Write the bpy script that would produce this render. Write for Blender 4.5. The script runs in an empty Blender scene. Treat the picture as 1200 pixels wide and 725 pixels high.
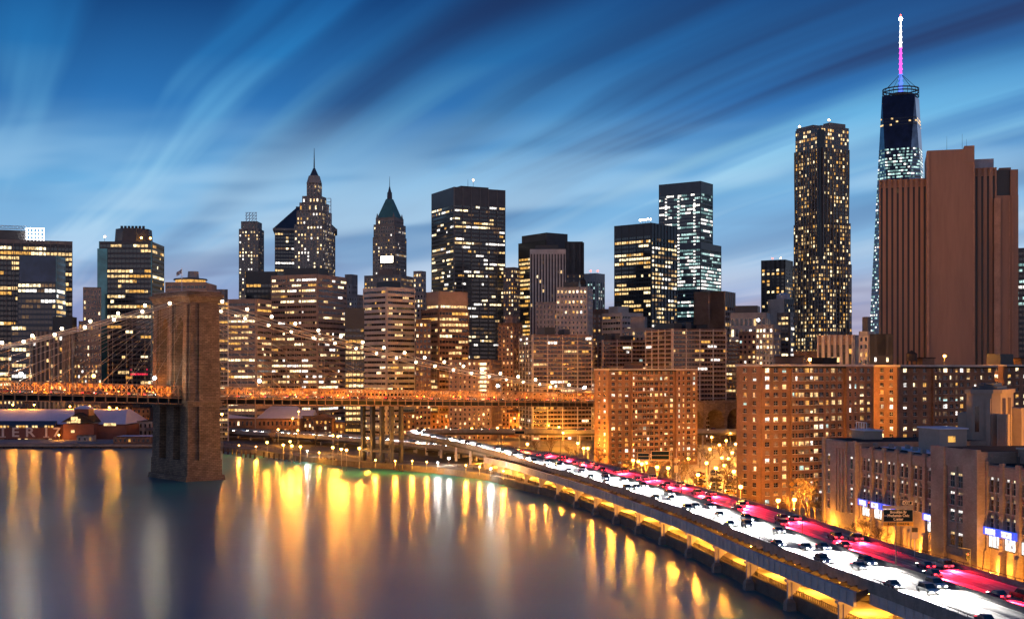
import bpy, math, random
from mathutils import Vector, Matrix
RNG = random.Random(11)
S = bpy.context.scene
COL = S.collection
rad = math.radians
# ------------------------------------------------------------------ camera, sky, sun, exposure
F, CX, HY, CZ = 1500.0, 600.0, 434.0, 48.0
cd = bpy.data.cameras.new('camera'); cam = bpy.data.objects.new('camera', cd); COL.objects.link(cam)
cam.location = (0, 0, CZ); cam.rotation_euler = (rad(90), 0, 0)
cd.sensor_width = 36; cd.lens = 45; cd.shift_y = (HY-362.5)/1200; cd.clip_start = 1; cd.clip_end = 30000
S.camera = cam
S.view_settings.view_transform = 'Standard'; S.view_settings.look = 'None'
S.view_settings.exposure = 0; S.view_settings.gamma = 1; S.view_settings.use_curve_mapping = False
S.cycles.use_denoising = True
S.cycles.max_bounces = 6; S.cycles.diffuse_bounces = 2; S.cycles.glossy_bounces = 4
S.cycles.sample_clamp_indirect = 4.0; S.cycles.sample_clamp_direct = 0
S.cycles.caustics_reflective = False; S.cycles.caustics_refractive = False

class NT:
    def __init__(s, tree): s.t = tree; s.n = tree.nodes; s.l = tree.links
    def node(s, typ, **kw):
        n = s.n.new(typ)
        for k, v in kw.items(): setattr(n, k, v)
        return n
    def put(s, sock, v):
        if hasattr(v, 'is_output'): s.l.new(v, sock)
        else: sock.default_value = v
    def math(s, op, a, b=0.0, c=None):
        n = s.node('ShaderNodeMath', operation=op)
        s.put(n.inputs[0], a); s.put(n.inputs[1], b)
        if c is not None: s.put(n.inputs[2], c)
        return n.outputs[0]
    def ramp(s, f, stops, interp='LINEAR'):
        n = s.node('ShaderNodeValToRGB'); cr = n.color_ramp; cr.interpolation = interp
        while len(cr.elements) < len(stops): cr.elements.new(0.5)
        for e, (p, c) in zip(cr.elements, stops):
            e.position = p; e.color = (*c, 1) if len(c) == 3 else c
        s.put(n.inputs[0], f); return n.outputs[0]
    def mix(s, f, a, b, blend='MIX'):
        n = s.node('ShaderNodeMix', data_type='RGBA', blend_type=blend)
        s.put(n.inputs[0], f)
        for i, v in ((6, a), (7, b)):
            if isinstance(v, tuple) and len(v) == 3: v = (*v, 1)
            s.put(n.inputs[i], v)
        return n.outputs[2]
    def noise(s, vec, scale=1.0, detail=3.0, rough=0.5, dist=0.0):
        n = s.node('ShaderNodeTexNoise')
        if vec is not None: s.put(n.inputs['Vector'], vec)
        n.inputs['Scale'].default_value = scale; n.inputs['Detail'].default_value = detail
        n.inputs['Roughness'].default_value = rough; n.inputs['Distortion'].default_value = dist
        return n.outputs[0]
    def comb(s, x, y, z=0.0):
        n = s.node('ShaderNodeCombineXYZ')
        s.put(n.inputs[0], x); s.put(n.inputs[1], y); s.put(n.inputs[2], z); return n.outputs[0]

def srgb(r, g, b):
    f = lambda c: (c/255/12.92) if c <= 10 else ((c/255+0.055)/1.055)**2.4
    return (f(r), f(g), f(b))

W = bpy.data.worlds.new('World'); S.world = W; W.use_nodes = True
def build_sky():
    n = NT(W.node_tree); n.n.clear()
    out = n.node('ShaderNodeOutputWorld'); bg = n.node('ShaderNodeBackground')
    sky = n.node('ShaderNodeTexSky', sky_type='NISHITA', sun_disc=False)
    sky.sun_elevation = rad(SUN_EL); sky.sun_rotation = rad(SUN_AZ); sky.altitude = 50
    tc = n.node('ShaderNodeTexCoord'); sp = n.node('ShaderNodeSeparateXYZ'); n.l.new(tc.outputs['Generated'], sp.inputs[0])
    x, y, z = sp.outputs
    zc = n.math('MAXIMUM', z, 0.0)
    grad = n.ramp(zc, [(0.0, srgb(162, 152, 190)), (0.04, srgb(142, 156, 204)), (0.062, srgb(134, 166, 214)), (0.085, srgb(140, 186, 226)),
                       (0.14, srgb(108, 176, 226)), (0.20, srgb(36, 114, 184)), (0.275, srgb(2, 62, 122)), (0.6, srgb(2, 44, 100))])
    d = n.math('ADD', zc, 0.085)
    u = n.math('DIVIDE', x, d); v = n.math('DIVIDE', y, d)
    wx, wy = -0.468, 0.884
    p = n.math('ADD', n.math('MULTIPLY', u, wx), n.math('MULTIPLY', v, wy))
    q = n.math('ADD', n.math('MULTIPLY', u, wy), n.math('MULTIPLY', v, -wx))
    warp = n.noise(n.comb(n.math('MULTIPLY', p, 0.3), n.math('MULTIPLY', q, 0.5), CLOUD_A), 1.0, 2.0)
    q2 = n.math('ADD', q, n.math('MULTIPLY', n.math('SUBTRACT', warp, 0.5), 0.55))
    qs = n.math('DIVIDE', q2, 6.0)
    g1 = lambda stops: n.ramp(qs, [(a/6.0, (w,)*3) for a, w in stops], 'EASE')
    n1 = n.noise(n.comb(n.math('MULTIPLY', p, 0.30), n.math('MULTIPLY', q2, 0.8), CLOUD_A+4), 1.0, 2.5, 0.5)
    n2 = n.noise(n.comb(n.math('MULTIPLY', p, 0.33), n.math('MULTIPLY', q2, 1.3), CLOUD_B), 1.0, 2.5, 0.5)
    n3 = n.noise(n.comb(n.math('MULTIPLY', p, 0.16), n.math('MULTIPLY', q2, 4.2), 5.0), 1.0, 3.0, 0.5)
    n3 = n.math('SUBTRACT', n3, 0.5)
    dk = g1([(0, .25), (.45, .15), (.8, .03), (1.02, .1), (1.22, .85), (1.4, .35), (1.6, .6), (1.95, .9), (2.3, .95), (2.48, .3), (2.62, .02), (2.78, .5), (2.9, .15), (3.1, .4), (3.32, .75), (3.6, .2), (4.2, .55), (4.6, .2), (5.2, .4), (6, .3)])
    lt = g1([(0, .5), (.4, .9), (.8, 1), (1.05, .8), (1.2, .15), (1.42, .7), (1.6, .35), (2.2, .05), (2.52, .8), (2.68, 1), (2.8, .35), (2.95, .9), (3.3, .2), (3.6, .9), (4.2, .35), (4.6, .8), (5.2, .4), (6, .6)])
    dark = n.math('MULTIPLY', dk, n.ramp(n.math('ADD', n1, n.math('MULTIPLY', n3, 0.5)), [(0.33, (.06,)*3), (0.53, (1,)*3)], 'EASE'))
    light = n.math('MULTIPLY', lt, n.ramp(n.math('ADD', n2, n.math('MULTIPLY', n3, 0.7)), [(0.36, (.02,)*3), (0.58, (1,)*3)], 'EASE'))
    darkcol = n.ramp(zc, [(0.0, srgb(104, 102, 146)), (0.07, srgb(78, 96, 152)), (0.13, srgb(46, 78, 136)), (0.2, srgb(22, 54, 108)), (0.3, srgb(12, 38, 84))])
    lightcol = n.ramp(zc, [(0.0, srgb(214, 194, 198)), (0.045, srgb(194, 192, 216)), (0.085, srgb(176, 208, 238)), (0.14, srgb(162, 214, 242)), (0.19, srgb(104, 182, 230)), (0.235, srgb(34, 124, 192)), (0.29, srgb(6, 80, 148))])
    c = n.mix(n.math('MINIMUM', n.math('MULTIPLY', light, 1.25), 0.95), grad, lightcol)
    hi = n.ramp(zc, [(0.05, (.22,)*3), (0.10, (.45,)*3), (0.19, (1,)*3)])
    c = n.mix(n.math('MULTIPLY', n.math('MULTIPLY', dark, hi), 0.97), c, darkcol)
    az = n.math('DIVIDE', x, n.math('MAXIMUM', y, 0.05))
    n4 = n.noise(n.comb(n.math('ADD', n.math('MULTIPLY', az, 3.6), n.math('MULTIPLY', zc, -9.0)), n.math('MULTIPLY', zc, 15.0), 2.2), 1.0, 3.0, 0.55)
    pale = n.math('MULTIPLY', n.ramp(n4, [(0.44, (0, 0, 0)), (0.62, (1, 1, 1))], 'EASE'), n.ramp(zc, [(0.0, (.75,)*3), (0.12, (.75,)*3), (0.21, (0, 0, 0))], 'EASE'))
    c = n.mix(pale, c, n.ramp(zc, [(0.0, srgb(214, 200, 206)), (0.05, srgb(194, 204, 226)), (0.11, srgb(178, 212, 238)), (0.17, srgb(150, 200, 236))]))
    n5 = n.noise(n.comb(n.math('ADD', n.math('MULTIPLY', az, 4.0), n.math('MULTIPLY', zc, -10.0)), n.math('MULTIPLY', zc, 26.0), 7.7), 1.0, 3.0, 0.55)
    mauve = n.math('MULTIPLY', n.ramp(n5, [(0.46, (0, 0, 0)), (0.62, (1, 1, 1))], 'EASE'), n.ramp(zc, [(0.0, (.6,)*3), (0.08, (.42,)*3), (0.14, (0, 0, 0))], 'EASE'))
    c = n.mix(mauve, c, n.ramp(zc, [(0.0, srgb(122, 112, 150)), (0.06, srgb(104, 108, 152)), (0.14, srgb(86, 112, 160))]))
    # warm fill added to the low sky behind the camera, brightens the facades
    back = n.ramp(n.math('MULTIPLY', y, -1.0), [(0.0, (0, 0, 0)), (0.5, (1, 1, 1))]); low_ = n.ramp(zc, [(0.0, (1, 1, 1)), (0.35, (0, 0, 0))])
    c = n.mix(1.0, c, n.mix(1.0, n.mix(1.0, back, low_, 'MULTIPLY'), BACK_FILL, 'MULTIPLY'), 'ADD')
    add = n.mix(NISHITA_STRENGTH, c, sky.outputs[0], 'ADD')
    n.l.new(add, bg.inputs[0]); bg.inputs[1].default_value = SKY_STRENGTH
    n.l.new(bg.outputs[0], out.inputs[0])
SUN_EL, SUN_AZ = 1.0, 40.0
NISHITA_STRENGTH, SKY_STRENGTH = 0.008, 1.0
CLOUD_A, CLOUD_B = 1.7, 9.3
BACK_FILL = (0.46, 0.26, 0.13)
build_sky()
sl = bpy.data.lights.new('sun', 'SUN'); sun = bpy.data.objects.new('sun', sl); COL.objects.link(sun)
sl.energy = 0.04; sl.angle = rad(25); sl.color = (1, 0.86, 0.74)
sun.rotation_euler = (rad(86), 0, rad(-SUN_AZ+180))

# ------------------------------------------------------------------ helpers
def at(px, py, Y): return Vector(((px-CX)/F*Y, Y, CZ+(HY-py)/F*Y))
def depth(py, z): return F*(CZ-z)/(py-HY)

class MB:
    """collects faces for one mesh"""
    def __init__(s): s.v = []; s.f = []; s.m = []; s.names = []
    def mi(s, name):
        if name not in s.names: s.names.append(name)
        return s.names.index(name)
    def face(s, pts, mat):
        b = len(s.v); s.v.extend([tuple(p) for p in pts]); s.f.append(tuple(range(b, b+len(pts)))); s.m.append(s.mi(mat))
    def hexa(s, lo, hi, mat):
        """lo, hi: matching rings of points (counterclockwise from above)"""
        b = len(s.v); k = len(lo); s.v.extend([tuple(p) for p in lo]); s.v.extend([tuple(p) for p in hi]); i = s.mi(mat)
        s.f.append(tuple(b+j for j in reversed(range(k)))); s.m.append(i)
        s.f.append(tuple(b+k+j for j in range(k))); s.m.append(i)
        for j in range(k):
            j2 = (j+1) % k
            s.f.append((b+j, b+j2, b+k+j2, b+k+j)); s.m.append(i)
    def box(s, x0, x1, y0, y1, z0, z1, mat):
        r = [(x0, y0), (x1, y0), (x1, y1), (x0, y1)]
        s.hexa([(x, y, z0) for x, y in r], [(x, y, z1) for x, y in r], mat)
    def frustum(s, r0, z0, r1, z1, mat):
        """r0, r1 = (x0,x1,y0,y1)"""
        ring = lambda r, z: [(r[0], r[2], z), (r[1], r[2], z), (r[1], r[3], z), (r[0], r[3], z)]
        s.hexa(ring(r0, z0), ring(r1, z1), mat)
    def cyl(s, x, y, z0, z1, r0, r1, n, mat):
        an = [2*math.pi*i/n+math.pi/n for i in range(n)]
        s.hexa([(x+r0*math.cos(a), y+r0*math.sin(a), z0) for a in an], [(x+r1*math.cos(a), y+r1*math.sin(a), z1) for a in an], mat)
    def tube(s, p0, p1, r0, r1, n, mat):
        p0 = Vector(p0); p1 = Vector(p1); d = p1-p0
        if d.length < 1e-6: return
        d.normalize(); up = Vector((0, 0, 1)) if abs(d.z) < 0.9 else Vector((1, 0, 0))
        a = d.cross(up).normalized(); b = d.cross(a)
        an = [2*math.pi*i/n for i in range(n)]
        s.hexa([p0+(a*math.cos(t)+b*math.sin(t))*r0 for t in an], [p1+(a*math.cos(t)+b*math.sin(t))*r1 for t in an], mat)
    def beam(s, p0, p1, w, h, mat):
        """rectangular bar between two points, h measured upward"""
        p0 = Vector(p0); p1 = Vector(p1); d = (p1-p0).normalized()
        a = d.cross(Vector((0, 0, 1)))
        a = a.normalized() if a.length > 1e-4 else Vector((1, 0, 0)); b = a.cross(d)
        r = [(-w/2, -h/2), (w/2, -h/2), (w/2, h/2), (-w/2, h/2)]
        s.hexa([p0+a*x+b*y for x, y in r], [p1+a*x+b*y for x, y in r], mat)
    def sphere(s, c, r, mat, n=8, k=5):
        c = Vector(c); rings = []
        for i in range(1, k):
            t = math.pi*i/k
            rings.append([c+Vector((math.sin(t)*math.cos(2*math.pi*j/n), math.sin(t)*math.sin(2*math.pi*j/n), -math.cos(t)))*r for j in range(n)])
        for a, b in zip(rings, rings[1:]):
            for j in range(n): s.face([a[j], a[(j+1) % n], b[(j+1) % n], b[j]], mat)
        s.face(list(reversed(rings[0])), mat); s.face(rings[-1], mat)
    def sweep(s, path, prof, mat, closed=True):
        """path: list of (pos, right normal); prof: [(offset, dz)]"""
        rings = [[(p.x+nr.x*o, p.y+nr.y*o, p.z+dz) for o, dz in prof] for p, nr in path]
        k = len(prof); i = s.mi(mat); b = len(s.v)
        for r in rings: s.v.extend(r)
        for a in range(len(rings)-1):
            for j in range(k if closed else k-1):
                j2 = (j+1) % k
                s.f.append((b+a*k+j, b+a*k+j2, b+(a+1)*k+j2, b+(a+1)*k+j)); s.m.append(i)
        if closed:
            s.f.append(tuple(b+j for j in reversed(range(k)))); s.m.append(i)
            e = b+(len(rings)-1)*k
            s.f.append(tuple(e+j for j in range(k))); s.m.append(i)
    def mesh(s, name):
        me = bpy.data.meshes.new(name); me.from_pydata(s.v, [], s.f)
        for nm in s.names: me.materials.append(M[nm])
        me.polygons.foreach_set('material_index', s.m); me.update(); return me
    def build(s, name, parent=None, loc=(0, 0, 0), rz=0.0, fix=False):
        me = s.mesh(name)
        if fix:
            import bmesh
            bm = bmesh.new(); bm.from_mesh(me); bmesh.ops.remove_doubles(bm, verts=bm.verts, dist=1e-4)
            bmesh.ops.recalc_face_normals(bm, faces=bm.faces); bm.to_mesh(me); bm.free()
        return put(name, me, parent, loc, rz)

def put(name, data, parent=None, loc=(0, 0, 0), rz=0.0):
    o = bpy.data.objects.new(name, data); COL.objects.link(o)
    if parent is not None: o.parent = parent
    o.location = loc; o.rotation_euler = (0, 0, rz); return o
def tag(o, label=None, cat=None, group=None, kind=None):
    if label: o['label'] = label
    if cat: o['category'] = cat
    if group: o['group'] = group
    if kind: o['kind'] = kind
    return o
def empty(name, loc, rz, label, cat, group=None):
    return tag(put(name, None, None, loc, rz), label, cat, group)
def copy_tree(o, parent=None):
    c = o.copy(); COL.objects.link(c)
    if parent is not None: c.parent = parent
    for ch in o.children: copy_tree(ch, c)
    return c

# ------------------------------------------------------------------ materials
M = {}
def mat_new(name):
    m = bpy.data.materials.new(name); m.use_nodes = True; M[name] = m
    n = NT(m.node_tree); b = n.n['Principled BSDF']; return m, n, b
def pm(name, col, rough=0.8, metal=0.0, var=0.25, scale=0.15, bump=0.0, streak=False, spec=0.5):
    """plain surface with broad stains and a finer grain"""
    m, n, b = mat_new(name)
    tc = n.node('ShaderNodeTexCoord'); vec = tc.outputs['Object']
    if streak:
        mp = n.node('ShaderNodeMapping'); mp.inputs['Scale'].default_value = (1, 1, 0.12); n.l.new(vec, mp.inputs[0]); vec = mp.outputs[0]
    a = n.noise(vec, scale, 5, 0.6); g = n.noise(vec, scale*9, 3, 0.6)
    f = n.math('ADD', n.math('MULTIPLY', a, 0.65), n.math('MULTIPLY', g, 0.35))
    lo = tuple(c*(1-var) for c in col); hi = tuple(min(1, c*(1+var)) for c in col)
    n.l.new(n.ramp(f, [(0.34, lo), (0.66, hi)]), b.inputs['Base Color'])
    b.inputs['Roughness'].default_value = rough; b.inputs['Metallic'].default_value = metal
    b.inputs['Specular IOR Level'].default_value = spec
    if bump:
        bp = n.node('ShaderNodeBump'); bp.inputs['Strength'].default_value = bump; bp.inputs['Distance'].default_value = 0.3
        n.l.new(g, bp.inputs['Height']); n.l.new(bp.outputs[0], b.inputs['Normal'])
    return m
def brick(name, col, mortar, sx=0.6, sy=0.28, var=0.3):
    """courses of brick or stone laid on upright faces, whatever way they look"""
    m, n, b = mat_new(name)
    tc = n.node('ShaderNodeTexCoord'); sp = n.node('ShaderNodeSeparateXYZ'); n.l.new(tc.outputs['Object'], sp.inputs[0])
    vec = n.comb(n.math('ADD', sp.outputs[0], sp.outputs[1]), sp.outputs[2], 0.0)
    br = n.node('ShaderNodeTexBrick'); n.l.new(vec, br.inputs['Vector'])
    br.inputs['Scale'].default_value = 1; br.inputs['Brick Width'].default_value = sx; br.inputs['Row Height'].default_value = sy
    br.inputs['Mortar Size'].default_value = 0.03*sy/0.28; br.inputs['Bias'].default_value = 0.0
    br.inputs['Color1'].default_value = (*[c*(1-var) for c in col], 1); br.inputs['Color2'].default_value = (*[c*(1+var) for c in col], 1)
    br.inputs['Mortar'].default_value = (*mortar, 1)
    st = n.noise(tc.outputs['Object'], 0.12, 6, 0.65)
    stain = n.ramp(st, [(0.3, (0.55, 0.55, 0.55)), (0.65, (1.15, 1.15, 1.15))])
    n.l.new(n.mix(1.0, br.outputs[0], stain, 'MULTIPLY'), b.inputs['Base Color']); b.inputs['Roughness'].default_value = 0.85
    bp = n.node('ShaderNodeBump'); bp.inputs['Strength'].default_value = 0.5; bp.inputs['Distance'].default_value = 0.1
    n.l.new(n.noise(tc.outputs['Object'], 1.2, 4, 0.6), bp.inputs['Height']); n.l.new(bp.outputs[0], b.inputs['Normal'])
    return m
def em(name, col, strength, vary=True, sample=False, scale=0.45):
    """something that gives off light; lit rooms vary inside"""
    m, n, b = mat_new(name)
    b.inputs['Base Color'].default_value = (0.03, 0.03, 0.03, 1); b.inputs['Roughness'].default_value = 0.3
    b.inputs['Emission Color'].default_value = (*col, 1)
    if vary:
        ge = n.node('ShaderNodeNewGeometry')
        f = n.ramp(n.noise(ge.outputs['Position'], scale, 3, 0.7), [(0.33, (0.14,)*3), (0.62, (1.45,)*3)])
        n.l.new(n.math('MULTIPLY', f, strength), b.inputs['Emission Strength'])
    else: b.inputs['Emission Strength'].default_value = strength
    m.cycles.emission_sampling = 'AUTO' if sample else 'NONE'
    return m
def glass(name, col, rough=0.08, metal=0.0, spec=0.8):
    m, n, b = mat_new(name)
    ge = n.node('ShaderNodeNewGeometry')
    f = n.noise(ge.outputs['Position'], 0.09, 3, 0.6)
    n.l.new(n.ramp(f, [(0.3, tuple(c*0.6 for c in col)), (0.7, tuple(c*1.4 for c in col))]), b.inputs['Base Color'])
    b.inputs['Roughness'].default_value = rough; b.inputs['Metallic'].default_value = metal; b.inputs['Specular IOR Level'].default_value = spec
    return m

glass('win_dark', (0.018, 0.02, 0.025), 0.12)
em('win_dim', (1.0, 0.55, 0.25), 0.16)
em('win_amber', (1.0, 0.50, 0.10), 1.0)
em('win_warm', (1.0, 0.66, 0.28), 1.3)
em('win_bright', (1.0, 0.80, 0.46), 2.2)
em('win_white', (1.0, 0.94, 0.86), 2.0)
em('win_cool', (0.62, 0.95, 0.90), 1.0)
em('win_teal', (0.40, 0.75, 0.72), 0.4)
em('win_red', (1.0, 0.03, 0.08), 1.0)
PAL = dict(warm=[('win_amber', 3), ('win_warm', 5), ('win_bright', 3), ('win_dim', 4)],
           office=[('win_warm', 4), ('win_bright', 4), ('win_white', 3), ('win_amber', 1), ('win_dim', 4)],
           yellow=[('win_amber', 4), ('win_warm', 5), ('win_bright', 2)],
           cool=[('win_white', 3), ('win_cool', 5), ('win_teal', 5)],
           home=[('win_warm', 4), ('win_bright', 3), ('win_white', 3), ('win_amber', 4), ('win_dim', 5), ('win_cool', 1)],
           red=[('win_red', 1)])
def pick(pal, r):
    names = [k for k, _ in PAL[pal]]; return r.choices(names, [w for _, w in PAL[pal]])[0]
# ------------------------------------------------------------------ wall and stone materials
pm('brown_conc', (0.34, 0.25, 0.19), 0.8); pm('grey_conc', (0.34, 0.32, 0.30), 0.85); pm('pale_conc', (0.52, 0.46, 0.40), 0.85)
pm('dark_panel', (0.075, 0.068, 0.066), 0.45); pm('black_panel', (0.022, 0.021, 0.024), 0.35); pm('steel_rib', (0.20, 0.175, 0.155), 0.5, 0.2)
pm('blue_panel', (0.035, 0.05, 0.07), 0.3); glass('teal_glass', (0.05, 0.16, 0.18), 0.1, 0.5); glass('navy_glass', (0.02, 0.03, 0.06), 0.08, 0.6)
glass('tower_glass', (0.10, 0.14, 0.2), 0.12, 0.85)
pm('limestone', (0.38, 0.31, 0.25), 0.85); pm('white_pier', (0.55, 0.52, 0.48), 0.7); pm('copper', (0.08, 0.22, 0.20), 0.7)
pm('school_stone', (0.40, 0.32, 0.25), 0.85, 0, .15, .1); pm('slate', (0.05, 0.06, 0.08), 0.5); pm('tar', (0.045, 0.038, 0.034), 0.95, spec=0.1); pm('snow', (0.72, 0.68, 0.74), 0.9, 0, 0.12, 0.08)
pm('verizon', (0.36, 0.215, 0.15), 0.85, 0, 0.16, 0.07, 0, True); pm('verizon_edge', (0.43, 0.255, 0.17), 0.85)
brick('red_brick', (0.30, 0.15, 0.08), (0.27, 0.16, 0.10), 0.6, 0.28, 0.15); brick('brown_brick', (0.24, 0.145, 0.10), (0.2, 0.14, 0.1))
brick('tan_brick', (0.34, 0.22, 0.16), (0.3, 0.22, 0.17)); brick('stone', (0.25, 0.175, 0.12), (0.10, 0.075, 0.055), 1.9, 0.75, 0.28)
brick('terminal_brick', (0.38, 0.29, 0.225), (0.32, 0.25, 0.2), 0.7, 0.3, 0.12)
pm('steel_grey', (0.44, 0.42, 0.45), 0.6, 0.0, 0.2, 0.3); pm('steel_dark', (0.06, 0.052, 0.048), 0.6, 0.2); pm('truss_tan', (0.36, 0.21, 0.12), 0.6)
pm('conc_road', (0.25, 0.24, 0.23), 0.9); pm('parapet', (0.22, 0.2, 0.185), 0.85, 0, 0.3, 0.5); pm('pole_grey', (0.3, 0.29, 0.28), 0.5, 0.4)
pm('cable', (0.42, 0.37, 0.33), 0.6); pm('bark', (0.10, 0.07, 0.05), 0.9); pm('white_paint', (0.75, 0.75, 0.72), 0.6, 0, 0.15, 0.6)
pm('wood_pile', (0.06, 0.045, 0.035), 0.9); pm('pier_red', (0.20, 0.075, 0.055), 0.8)
pm('letter', (0.75, 0.6, 0.5), 0.6); pm('canvas', (0.3, 0.3, 0.33), 0.9)
em('bulb_white', (1.0, 0.80, 0.50), 22, False); em('bulb_orange', (1.0, 0.45, 0.08), 30, False); em('bulb_cold', (0.95, 0.97, 1.0), 26, False)
em('bulb_red', (1, 0.06, 0.03), 12, False); em('head_lamp', (1, 0.95, 0.88), 40, False); em('tail_lamp', (1, 0.02, 0.03), 14, False)
em('sign_lit', (1.0, 0.93, 0.75), 9, False); em('mast_white', (0.95, 0.97, 1), 3.0, False); em('mast_pink', (1.0, 0.10, 0.85), 1.6, False); em('mast_blue', (0.10, 0.2, 1.0), 1.6, False)
em('shop_light', (1, 0.97, 0.92), 1.5, True, False, 0.8); em('shop_blue', (0.03, 0.10, 0.9), 1.1, False)
LAMP_GAIN = 2.0
SOD = (1.0, 0.37, 0.035)
def lamp_light(parent, loc, power, col=SOD, r=0.35, name='lamp_glow'):
    power = power*LAMP_GAIN
    l = bpy.data.lights.new(name, 'POINT'); l.energy = power; l.color = col; l.shadow_soft_size = r+0.12
    return put(name, l, parent, loc)

# ------------------------------------------------------------------ land and water
def road_mat():
    m, n, b = mat_new('carriageway')
    uv = n.node('ShaderNodeUVMap'); sp = n.node('ShaderNodeSeparateXYZ'); n.l.new(uv.outputs[0], sp.inputs[0])
    tracks = n.math('SINE', n.math('MULTIPLY', sp.outputs[0], 2*math.pi/1.85))
    st = n.noise(n.comb(n.math('MULTIPLY', sp.outputs[0], 1.6), n.math('MULTIPLY', sp.outputs[1], 0.012)), 1.0, 5, 0.7)
    gr = n.noise(n.comb(sp.outputs[0], sp.outputs[1]), 0.5, 5, 0.6)
    f = n.math('ADD', n.math('MULTIPLY', st, 0.75), n.math('MULTIPLY', gr, 0.25))
    c = n.ramp(f, [(0.3, (0.10, 0.098, 0.095)), (0.7, (0.34, 0.33, 0.32))])
    n.l.new(c, b.inputs['Base Color'])
    n.l.new(n.ramp(n.math('ADD', n.math('MULTIPLY', tracks, 0.2), st), [(0.3, (0.75,)*3), (0.75, (0.4,)*3)]), b.inputs['Roughness'])
road_mat()
def water_mat():
    m, n, b = mat_new('water')
    ge = n.node('ShaderNodeNewGeometry'); mp = n.node('ShaderNodeMapping'); mp.inputs['Scale'].default_value = (0.012, 0.03, 1)
    n.l.new(ge.outputs['Position'], mp.inputs[0])
    a = n.noise(mp.outputs[0], 1.0, 1.5, 0.5)
    n.l.new(n.ramp(a, [(0.25, (0.008, 0.14, 0.165)), (0.75, (0.015, 0.19, 0.215))]), b.inputs['Base Color'])
    b.inputs['Roughness'].default_value = 0.282
    b.inputs['IOR'].default_value = 1.33; b.inputs['Specular IOR Level'].default_value = 0.6
water_mat()
pm('ground', (0.13, 0.115, 0.10), 0.9, 0, 0.4, 0.03); pm('asphalt', (0.055, 0.052, 0.05), 0.75, 0, 0.3, 0.1); pm('paving', (0.26, 0.24, 0.22), 0.85, 0, 0.35, 0.2); pm('lot', (0.34, 0.31, 0.28), 0.8, 0, 0.4, 0.08); pm('seawall', (0.10, 0.085, 0.075), 0.9, 0, 0.4, 0.3)
w = MB(); w.face([(-9000, -600, 0), (9000, -600, 0), (9000, 9000, 0), (-9000, 9000, 0)], 'water'); tag(w.build('river_water'), kind='structure')
SHORE = [(84, -500), (82, 100), (73, 150), (66, 200), (61, 234), (54, 277), (45, 340), (36, 392), (27, 438), (17.5, 480), (4, 514), (-11, 560), (-31, 592), (-55, 620), (-88, 645),
         (-120, 690), (-150, 735), (-178, 770), (-205, 790), (-600, 805), (-9000, 812)]
GZ = 2.5
g = MB(); top = [(x, y, GZ) for x, y in SHORE]+[(-9000, 9000, GZ), (9000, 9000, GZ), (9000, -500, GZ)]
g.face(list(reversed(top)), 'ground')
tag(g.build('ground', fix=False), kind='structure')
sw = MB()
for (x0, y0), (x1, y1) in zip(SHORE, SHORE[1:]):
    d = Vector((x1-x0, y1-y0, 0)).normalized(); nn = Vector((-d.y, d.x, 0))
    if nn.dot(Vector((-1, -0.3, 0))) < 0: nn = -nn
    a0 = Vector((x0, y0, 0))+nn*0.3; a1 = Vector((x1, y1, 0))+nn*0.3; b0 = Vector((x0, y0, 0))-nn*0.5; b1 = Vector((x1, y1, 0))-nn*0.5
    sw.hexa([a0-Vector((0, 0, 1)), a1-Vector((0, 0, 1)), b1-Vector((0, 0, 1)), b0-Vector((0, 0, 1))], [v+Vector((0, 0, GZ+0.35)) for v in (a0, a1, b1, b0)], 'seawall')
tag(sw.build('river_wall', fix=True), 'low dark stone river wall along the water edge below the elevated road', 'wall')

# ------------------------------------------------------------------ paths
def smooth(pts, step=6.0):
    P = [Vector(p) for p in pts]; out = []
    for i in range(len(P)-1):
        a = P[max(0, i-1)]; b = P[i]; c = P[i+1]; d = P[min(len(P)-1, i+2)]
        n = max(1, int((c-b).length/step))
        for k in range(n):
            t = k/n; out.append(0.5*((2*b)+(c-a)*t+(2*a-5*b+4*c-d)*t*t+(3*b-a-3*c+d)*t*t*t))
    out.append(P[-1]); res = []
    for i, p in enumerate(out):
        d = (out[min(i+1, len(out)-1)]-out[max(i-1, 0)]); d.z = 0; d.normalize()
        res.append((p, Vector((d.y, -d.x, 0))))
    return res
def along(path, spacing, start=0.0):
    """points every `spacing` metres: (pos, right normal, heading)"""
    out = []; need = start; acc = 0.0
    for (p, n0), (q, n1) in zip(path, path[1:]):
        L = (q-p).length
        while need <= acc+L:
            t = (need-acc)/L; nn = n0.lerp(n1, t).normalized(); out.append((p.lerp(q, t), nn, Vector((-nn.y, nn.x, 0)))); need += spacing
        acc += L
    return out
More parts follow.
